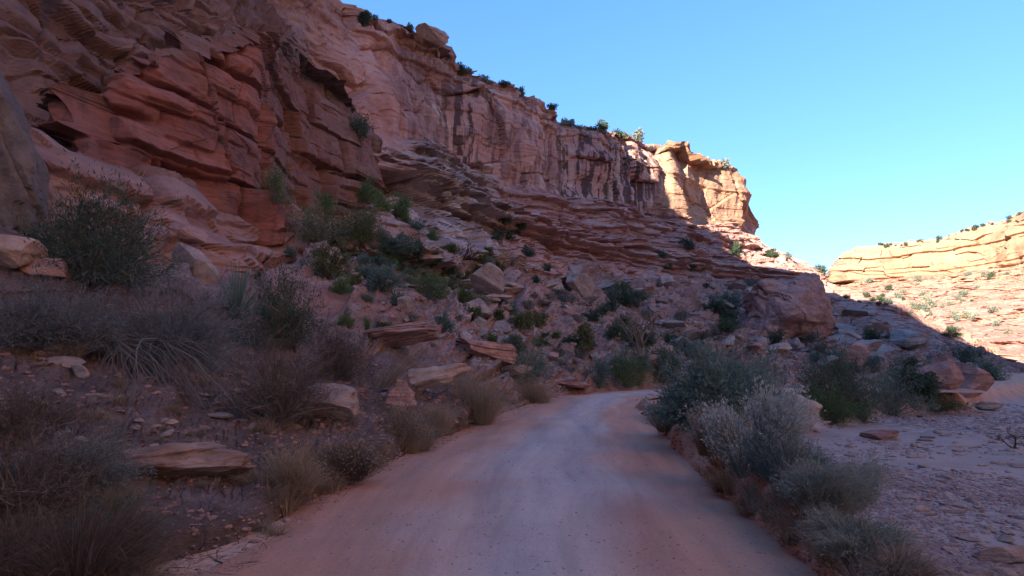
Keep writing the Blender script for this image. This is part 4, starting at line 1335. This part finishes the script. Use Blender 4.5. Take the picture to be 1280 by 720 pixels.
stone('boulder', rock(328, (40 * k, 0.6, 12 * k), M['b_tan'], 4, 12, 0.05), loc + np.array([0, -0.5, 0.1]), 'flat tan rock peeping out under the low dark blue-green bush', rot=(0, 0, 0.1))
loc, k = spot(604, 366)
stone('boulder', rock(329, (50 * k, 2.6, 38 * k), M['b_grey'], 5, 12, 0.04), loc + np.array([0, -0.3, 0.7]), 'big pale grey block tilted on the shaded talus', rot=(0.1, 0.5, 0.4))
loc, k = spot(596, 392)
stone('boulder', rock(330, (34 * k, 1.5, 26 * k), M['b_grey'], 5, 12, 0.05), loc + np.array([0, -0.2, 0.3]), 'broken grey rock right below the big pale grey block', rot=(0.1, 0.3, 1.4))
loc, k = spot(722, 362)
stone('boulder', rock(331, (46 * k, 3.0, 24 * k), M['b_grey'], 5, 12, 0.04), loc + np.array([0, -0.3, 0.6]), 'smooth pale boulder at the top of the red talus chute', rot=(0.1, 0.5, 0.4))
loc, k = spot(992, 425)
stone('boulder', rock(335, (124 * k, 10.0, 128 * k), M['b_red'], 6, 10, 0.11, 0.0, [((-0.5, -0.5, 0.75), 0.72), ((0.3, -0.9, 0.3), 0.75), ((-1, 0, 0.1), 0.85)], crack=((0.8, 0.1, 0.6), 0.42, 0.16), hard=0.8),
      loc + np.array([0.3, 1.5, 3.4]), 'house-sized tilted red boulder with diagonal cracks below the skyline', rot=(0.05, 0.15, 0.25))
loc, k = spot(988, 528)
stone('boulder', rock(333, (82 * k, 1.9, 66 * k), M['b_tan'], 5, 9, 0.05, 0.03, [((0.2, -0.2, 1), 0.6), ((1, -0.4, -0.3), 0.7)]), loc + np.array([0, -0.1, 0.55]),
      'split tan boulder with a flat sloping top at the wash edge', rot=(0.05, 0.25, 0.2))
for i, (px, py, wp, hp, m, lab) in enumerate([
        (1178, 486, 50, 34, 'b_red', 'red rock mass above the low olive bush on the wash bank'),
        (1212, 494, 52, 38, 'b_red', 'red-brown rock sloping down to the wash beside the grey-green mounded shrub'),
        (1232, 512, 40, 10, 'b_tan', 'flat tan slab lying at the far edge of the wash'),
        (1098, 548, 46, 12, 'b_red', 'low flat red rock in the wash before the bank bushes'),
        (1262, 702, 60, 22, 'b_tan', 'flat tan rock at the bottom right corner of the wash'),
        (1116, 716, 26, 12, 'b_grey', 'pale rounded stone at the bottom edge beside the straw grass'),
        (1085, 440, 36, 20, 'b_grey', 'pale block on the slope right of the house-sized red boulder'),
        (1128, 432, 44, 26, 'b_grey', 'broad grey boulder on the slope beneath the shaded spur'),
        (1070, 462, 34, 30, 'b_red', 'pinkish boulder among the dark bank bushes'),
        (998, 668, 16, 10, 'b_grey', 'small white stone beneath the grey brush on the wash bank'),
        (712, 482, 60, 12, 'b_red', 'low red bank rock at the back of the road bend'),
        (540, 52, 44, 20, 'b_tan', 'rounded dome rock on the cliff rim')]):
    loc, k = spot(px, py)
    stone('stone' if wp < 30 else 'boulder', rock(340 + i, (wp * k, 0.8 * wp * k, hp * k * 1.3), M[m], 5, 13, 0.05, 0.03), loc + np.array([0, 0, 0.32 * hp * k]), lab,
          'stone' if wp < 30 else 'boulder', (0.05, 0.1, i * 0.7))

# ------------------------------------------------------------------ repeats scattered over slope, wash and rims
R2 = random.Random(11)


def template(parts_fn, n):
    return [parts_fn(i) for i in range(n)]


def scatter(name, protos, spots, label, cat, group, size, sink=0.05, tilt=0.0, zs=(0.8, 1.2)):
    roots = []
    cnt = 0
    for (px, py) in spots:
        c = cast(px, py)
        if c is None:
            continue
        loc = c[0]
        if c[2] == 'dirt_road':
            continue
        s = size(px, py, loc)
        if s is None:
            continue
        j = cnt % len(protos)
        if len(roots) <= j:
            o = plant(name, protos[j], loc, label, cat, group)
            roots.append(o)
        else:
            o = copy_tree(roots[j])
        o.location = loc - np.array([0, 0, sink * s])
        o.scale = (s, s, s * R2.uniform(*zs))
        o.rotation_euler = (R2.uniform(-tilt, tilt), R2.uniform(-tilt, tilt), R2.uniform(0, 6.28))
        cnt += 1
    return cnt


def rnd_spots(n, x0, x1, ylo, yhi, avoid=None):
    """ylo/yhi: functions of px giving the picture band that is slope"""
    r = []
    while len(r) < n:
        x = R2.uniform(x0, x1)
        a, b_ = ylo(x), yhi(x)
        if b_ <= a:
            continue
        y = R2.uniform(a, b_)
        if r and R2.random() < 0.55:
            x2, y2 = R2.choice(r)
            x, y = x2 + R2.gauss(0, 20), y2 + R2.gauss(0, 8)
            if not (x0 < x < x1 and ylo(x) < y < yhi(x)):
                continue
        r.append((x, y))
    return r


tal_lo = lambda x: float(np.interp(x, [420, 500, 560, 640, 700, 800, 930, 1050, 1100, 1180], [300, 310, 310, 320, 340, 350, 350, 385, 395, 425]))
tal_hi = lambda x: float(np.interp(x, [420, 500, 560, 640, 700, 800, 930, 1050, 1100, 1180], [420, 430, 440, 460, 470, 465, 450, 470, 480, 490]))
px2m = lambda lo, hi: (lambda px, py, loc: R2.uniform(lo, hi) * loc[1] / F)
dark_s = [bush(2000 + i, 1.0, 0.75, M['l_dark'], M['bark'], nb=36, nl=1700, ll=0.10, lw=0.016) for i in range(3)]
teal_s = [bush(2010 + i, 1.1, 0.7, M['l_teal'], M['bark'], nb=36, nl=1700, ll=0.10, lw=0.016) for i in range(3)]
oliv_s = [bush(2020 + i, 1.0, 0.6, M['l_olive'], M['bark'], nb=36, nl=1500, ll=0.10, lw=0.016) for i in range(2)]
gry_s = [brush(2030 + i, 1.1, 0.7, M['l_grey'], M['l_brown'], n=700, wd=0.007, plume=1.5, pl=0.08, pw=0.012) for i in range(2)]
scatter('shrub', dark_s, rnd_spots(48, 470, 1150, tal_lo, tal_hi), 'dark green shrub growing among the rocks of the shaded talus slope', 'shrub', 'dark shrubs on the talus slope', px2m(9, 44))
scatter('shrub', teal_s, rnd_spots(60, 440, 1150, tal_lo, tal_hi), 'blue-grey shrub growing among the rocks of the shaded talus slope', 'shrub', 'blue-grey shrubs on the talus slope', px2m(8, 38))
scatter('shrub', oliv_s, rnd_spots(34, 430, 700, tal_lo, tal_hi), 'low olive shrub growing on the red soil of the shaded talus', 'shrub', 'olive shrubs on the talus slope', px2m(16, 40))
scatter('dry_shrub', gry_s, rnd_spots(60, 430, 1100, tal_lo, tal_hi), 'dry grey shrub growing among the rocks of the shaded talus slope', 'dry shrub', 'dry grey shrubs on the talus slope', px2m(14, 28))
gl = lambda x: float(np.interp(x, [330, 420, 470, 560], [330, 240, 250, 300]))
gh = lambda x: float(np.interp(x, [330, 420, 560], [400, 425, 420]))
green_s = [bush(2040 + i, 1.0, 0.85, M['l_green'], M['bark'], nb=36, nl=1900, ll=0.10, lw=0.014, sparse=0.2) for i in range(3)]
scatter('shrub', green_s, rnd_spots(17, 330, 560, gl, gh), 'green leafy shrub on the slope right of the red buttress', 'shrub', 'green shrubs beside the buttress', px2m(18, 44))
scatter('shrub', teal_s, rnd_spots(16, 330, 560, gl, gh), 'blue-grey scrub on the slope right of the red buttress', 'shrub', 'blue-grey scrub beside the buttress', px2m(18, 40))
tuft_s = [brush(2050 + i, 0.5, 0.35, M['l_tan'], M['l_tan'], n=260, wd=0.003, spread=0.8, droop=0.35) for i in range(3)]
edge_pts = [(np.interp(t_, [0, .3, .6, 1], [290, 440, 560, 690]) - abs(R2.gauss(6, 26)), np.interp(t_, [0, .3, .6, 1], [712, 598, 545, 498]) - abs(R2.gauss(0, 9))) for t_ in [R2.random() ** 0.7 for _ in range(46)]]
scatter('grass_tuft', tuft_s, edge_pts, 'small straw-coloured grass tuft along the left road edge', 'grass tuft', 'grass tufts along the left road edge', lambda a, b_, l: R2.uniform(0.5, 1.3))
scatter('grass_tuft', tuft_s, [(R2.uniform(0, 420), R2.uniform(440, 640)) for _ in range(40)], 'small dry grass tuft on the left soil bank', 'grass tuft', 'grass tufts on the left bank', lambda a, b_, l: R2.uniform(0.4, 1.2))
scatter('grass_tuft', tuft_s, [(np.interp(t_, [0, .5, 1], [900, 985, 1075]) + R2.gauss(0, 12), np.interp(t_, [0, .5, 1], [585, 650, 716]) + R2.gauss(0, 8)) for t_ in [R2.random() for _ in range(26)]], 'straw-coloured grass tuft at the foot of the brush on the right berm', 'grass tuft', 'grass tufts on the right berm', lambda a, b_, l: R2.uniform(0.5, 1.2))
led_lo = lambda x: float(np.interp(x, [480, 560, 640, 760, 930], [195, 205, 240, 262, 300]))
scatter('shrub', dark_s, rnd_spots(14, 480, 930, led_lo, tal_lo), 'dark shrub rooted on the ledges below the upper cliff', 'shrub', 'shrubs on the cliff ledges', px2m(14, 30))
# talus boulders
rk_g = [[('rock', rock(400 + i, (1, 0.9, 0.7), M['b_grey'], 4, 13, 0.05))] for i in range(6)]
rk_r = [[('rock', rock(420 + i, (1.1, 0.8, 0.6), M['b_red'], 4, 13, 0.05))] for i in range(6)]
rk_t = [[('rock', rock(440 + i, (1.1, 0.8, 0.4), M['b_tan'], 3, 13, 0.05))] for i in range(6)]
scatter('boulder', rk_g, rnd_spots(120, 470, 1150, tal_lo, tal_hi), 'grey angular boulder lying on the shaded talus slope', 'boulder', 'grey boulders on the talus slope', lambda a, b_, l: R2.choice([6, 8, 10, 12, 16, 24]) * l[1] / F, -0.1, 0.5)
scatter('boulder', rk_r, rnd_spots(110, 430, 1150, tal_lo, tal_hi), 'reddish angular boulder lying on the shaded talus slope', 'boulder', 'reddish boulders on the talus slope', lambda a, b_, l: R2.choice([6, 8, 10, 14, 20]) * l[1] / F, -0.1, 0.5)
rk_s = [[('rock', rock(460 + i, (1.2, 0.9, 0.34), M['b_grey' if i % 2 else 'b_tan'], 4, 13, 0.06, 0.04))] for i in range(6)]
scatter('flat_boulder', rk_s, rnd_spots(110, 440, 1150, tal_lo, tal_hi), 'flat broken boulder lying on the shaded talus slope', 'flat boulder', 'broken flat boulders on the talus slope', lambda a, b_, l: R2.choice([8, 12, 16, 20, 28]) * l[1] / F, -0.1, 0.35, (0.7, 1.5))
# stones of the wash
scatter('stone', rk_t, [(1010 + 300 * R2.random() ** 0.8, 515 + 210 * R2.random() ** 1.3) for _ in range(290)],
        'flat stone lying in the dry wash', 'stone', 'stones in the dry wash',
        lambda a, b_, l: R2.choice([0.07, 0.09, 0.12, 0.16, 0.22, 0.3]) * (0.7 + l[1] / 25) if l[2] < -0.45 else None, -0.05, 0.12, (0.5, 0.9))
scatter('stone', rk_t, [(R2.uniform(0, 330), R2.uniform(425, 600)) for _ in range(70)] + [(R2.uniform(330, 640), R2.uniform(470, 610)) for _ in range(50)],
        'small stone lying on the bank left of the road', 'stone', 'stones on the left bank',
        lambda a, b_, l: R2.uniform(0.06, 0.22) * (0.6 + l[1] / 16), -0.05, 0.3, (0.6, 1.1))
# dead sticks on the bare soil at the lower left
for i, (px, py) in enumerate([(205, 640), (240, 660), (222, 700), (262, 640), (280, 622), (300, 655), (250, 690), (190, 706), (276, 706)]):
    loc, k = spot(px, py)
    q, e = branching(500 + i, 0.34, 0.3, 3, 0.009, 1, 2, 0.5)
    o = link('fallen_twig', q.mesh('fallen_twig', M['darkwood']), None, loc + np.array([0, 0, 0.015]), (1.45, 0, i * 1.3))
    tag(o, 'dark broken twig lying on the bare soil left of the road', 'twig', 'twigs on the left road edge')
# far mesa and rims
far_s = [[('shrub', None)]]


def farbush(seed, leaf):
    rng = np.random.default_rng(seed)
    q = Quads()
    C = nrm(rng.normal(size=(420, 3))) * rng.random((420, 1)) ** 0.4 * np.array([0.5, 0.5, 0.4]) + np.array([0, 0, 0.32])
    C += 0.12 * np.sin(C[:, [1, 2, 0]] * 9 + seed)
    q.leaves(C, nrm(rng.normal(size=(420, 3)) + np.array([0, 0, 0.4])), 0.2, 0.05, rng)
    return q.mesh('shrub', leaf)


fb_d = [[('shrub', farbush(600 + i, M['l_dark']))] for i in range(4)]
fb_o = [[('shrub', farbush(610 + i, M['l_sage']))] for i in range(4)]
mlo = lambda x: float(np.interp(x, [1050, 1120, 1200, 1280], [355, 350, 340, 330]))
mhi = lambda x: float(np.interp(x, [1050, 1120, 1200, 1280], [375, 385, 410, 440]))
scatter('shrub', fb_o, rnd_spots(40, 1055, 1280, mlo, mhi), 'small olive shrub on the sunlit slope of the far mesa', 'shrub', 'shrubs on the far mesa slope', px2m(4, 12))
scatter('shrub', fb_d, rnd_spots(14, 1055, 1280, mlo, mhi), 'small dark shrub on the sunlit slope of the far mesa', 'shrub', 'dark shrubs on the far mesa slope', px2m(4, 9))
sk = []
for x in sorted(R2.choice([1112, 1150, 1195, 1240, 1268]) + R2.gauss(0, 14) for _ in range(22)):
    for y in range(240, 345):
        c = cast(x, y)
        if c is not None:
            sk.append((x + R2.uniform(-3, 3), y + R2.uniform(1, 5)))
            break
scatter('shrub', fb_d, sk, 'tiny dark shrub along the skyline of the far mesa', 'shrub', 'shrubs on the far mesa skyline', px2m(2.5, 7))
sk = []
for x in [470, 486, 512, 575, 582, 588, 603, 612, 630, 645, 652, 690, 704, 712, 722, 736, 742, 752, 765, 772, 780, 796, 905, 985, 1028]:
    for y in range(0, 350):
        c = cast(x, y)
        if c is not None:
            sk.append((x, y + 2))
            break
scatter('shrub', fb_d + fb_o, sk, 'small shrub on the cliff rim against the sky', 'shrub', 'shrubs along the cliff rim', px2m(4, 15), 0.1, 0.3, (0.5, 1.5))

# rubble and gravel nobody could count


def pebbles(name, pts, sizes, mat, label, seed):
    rng = np.random.default_rng(seed)
    V0, F0 = ico(1)
    N = len(pts)
    V = V0[None] * (1 + 0.35 * rng.normal(size=(N, len(V0), 1)) * 0.6)
    V = V * (sizes[:, None] * rng.uniform(0.6, 1.3, (N, 3)) * np.array([1, 1, 0.5]))[:, None, :]
    a = rng.uniform(0, 6.28, N)
    c, s_ = np.cos(a)[:, None], np.sin(a)[:, None]
    V = np.stack([V[..., 0] * c - V[..., 1] * s_, V[..., 0] * s_ + V[..., 1] * c, V[..., 2]], -1) + pts[:, None]
    Fa = (F0[None] + (np.arange(N) * len(V0))[:, None, None]).reshape(-1, 3)
    o = link(name, mesh_from(name, V, Fa, False, mat))
    tag(o, label, 'gravel', kind='stuff')
    return o


pp, ss = [], []
while len(pp) < 11500:
    px, py = R2.uniform(985, 1420), 505 + 220 * R2.random() ** 0.8
    c = cast(px, py)
    if c and c[0][2] < -0.4 and c[0][1] < 60:
        dens = fbm(np.array([[c[0][0], c[0][1], 0]]) , 4.0, 3, 77)[0]
        if R2.random() < 0.35 + dens:
            pp.append(c[0])
            ss.append(R2.choice([0.012, 0.016, 0.022, 0.03, 0.045]) * (0.6 + c[0][1] / 14))
pebbles('gravel', np.array(pp), np.array(ss), M['pebble'], 'loose gravel and chips covering the dry wash', 1)
pp, ss = [], []
while len(pp) < 5000:
    px = R2.uniform(430, 1180)
    c = cast(px, R2.uniform(tal_lo(px), tal_hi(px) + 12))
    if c:
        pp.append(c[0])
        ss.append(R2.choice([0.7, 1.0, 1.4, 2.0, 2.8]) * c[0][1] / F)
pebbles('rubble', np.array(pp), np.array(ss), M['b_grey'], 'loose rubble strewn over the shaded talus slope', 2)
pp, ss = [], []
while len(pp) < 3500:
    px = R2.uniform(-10, 700)
    c = cast(px, R2.uniform(np.interp(px, [0, 300, 700], [420, 440, 470]), np.interp(px, [0, 290, 470, 690], [725, 725, 590, 500])))
    if c:
        pp.append(c[0])
        ss.append(R2.choice([0.006, 0.01, 0.016, 0.025, 0.04]) * (0.5 + c[0][1] / 12))
pebbles('gravel', np.array(pp), np.array(ss), M['b_red'], 'stone chips on the soil bank left of the road', 3)
pp, ss = [], []
for _ in range(1400):
    px, py = R2.uniform(300, 1000), R2.uniform(500, 720)
    c = cast(px, py)
    if c and c[2] == 'dirt_road':
        pp.append(c[0])
        ss.append(R2.choice([0.005, 0.007, 0.01, 0.014]) * (0.7 + c[0][1] / 20))
pebbles('gravel', np.array(pp), np.array(ss), M['pebble'], 'scattered pebbles on the packed dirt road', 4)
pp, ss = [], []
while len(pp) < 1500:
    px, py = R2.uniform(800, 1060), R2.uniform(505, 720)
    c = cast(px, py)
    if c and c[2] == 'ground' and c[0][2] > -0.5:
        pp.append(c[0])
        ss.append(R2.choice([0.008, 0.013, 0.02, 0.03]) * (0.6 + c[0][1] / 16))
pebbles('gravel', np.array(pp), np.array(ss), M['b_red'], 'crumbled red clods along the berm right of the road', 5)

rng = np.random.default_rng(9)
bp = []
while len(bp) < 4200:
    px = R2.uniform(-10, 640)
    c = cast(px, R2.uniform(np.interp(px, [0, 300, 700], [400, 430, 470]), np.interp(px, [0, 290, 470, 690], [725, 725, 590, 500])))
    if c and fbm(np.array([c[0]]), 1.4, 3, 88)[0] > R2.uniform(-0.6, 0.5):
        bp.append(c[0])
bp = np.array(bp)
N_ = len(bp)
dr = rng.normal(size=(N_, 3)) * np.array([1, 1, 0.35])
dr[:, 2] = np.abs(dr[:, 2])
dr = nrm(dr) * rng.uniform(0.05, 0.22, (N_, 1))
q = Quads()
q.ribbons(curve_stems(bp, bp + dr, rng.normal(size=(N_, 3)) * 0.02, 4), np.broadcast_to(np.array([0.002, 0.002, 0.0016, 0.0006]), (N_, 4)) * rng.uniform(0.7, 1.8, (N_, 1)), nrm(rng.normal(size=(N_, 3))))
o = link('dry_grass', q.mesh('dry_grass', M['l_brown']))
tag(o, 'dead grass and twig litter on the soil bank left of the road', 'grass', kind='stuff')

# ------------------------------------------------------------------ light
SUN_B, SUN_E = math.radians(220), math.radians(19)
w = bpy.data.worlds.new('World')
sc.world = w
w.use_nodes = True
wt = w.node_tree
sky = wt.nodes.new('ShaderNodeTexSky')
sky.sky_type = 'NISHITA'
sky.sun_disc = False
sky.sun_elevation = SUN_E
sky.sun_rotation = SUN_B
sky.altitude = 2500
sky.air_density = 0.75
sky.dust_density = 0.0
sky.ozone_density = 1.5
hs = wt.nodes.new('ShaderNodeHueSaturation')
hs.inputs['Saturation'].default_value = 1.6
gm = wt.nodes.new('ShaderNodeGamma')
gm.inputs['Gamma'].default_value = 0.6
wt.links.new(sky.outputs[0], gm.inputs[0])
wt.links.new(gm.outputs[0], hs.inputs['Color'])
tn = wt.nodes.new('ShaderNodeMix')
tn.data_type = 'RGBA'
tn.blend_type = 'MULTIPLY'
tn.inputs[0].default_value = 1.0
tn.inputs[7].default_value = (1.04, 0.885, 1.02, 1)
wt.links.new(hs.outputs[0], tn.inputs[6])
wt.links.new(tn.outputs[2], wt.nodes['Background'].inputs[0])
wt.nodes['Background'].inputs[1].default_value = 0.09
sl = bpy.data.lights.new('sun', 'SUN')
sl.energy = 2.35
sl.angle = math.radians(0.5)
sl.color = (1.0, 0.89, 0.74)
so = bpy.data.objects.new('sun', sl)
COL.objects.link(so)
tosun = Vector((math.sin(SUN_B) * math.cos(SUN_E), math.cos(SUN_B) * math.cos(SUN_E), math.sin(SUN_E)))
so.rotation_euler = tosun.to_track_quat('Z', 'Y').to_euler()
so.location = (0, 0, 120)
sc.view_settings.view_transform = 'Standard'
sc.view_settings.look = 'None'
sc.view_settings.gamma = 1
sc.view_settings.exposure = 3.2
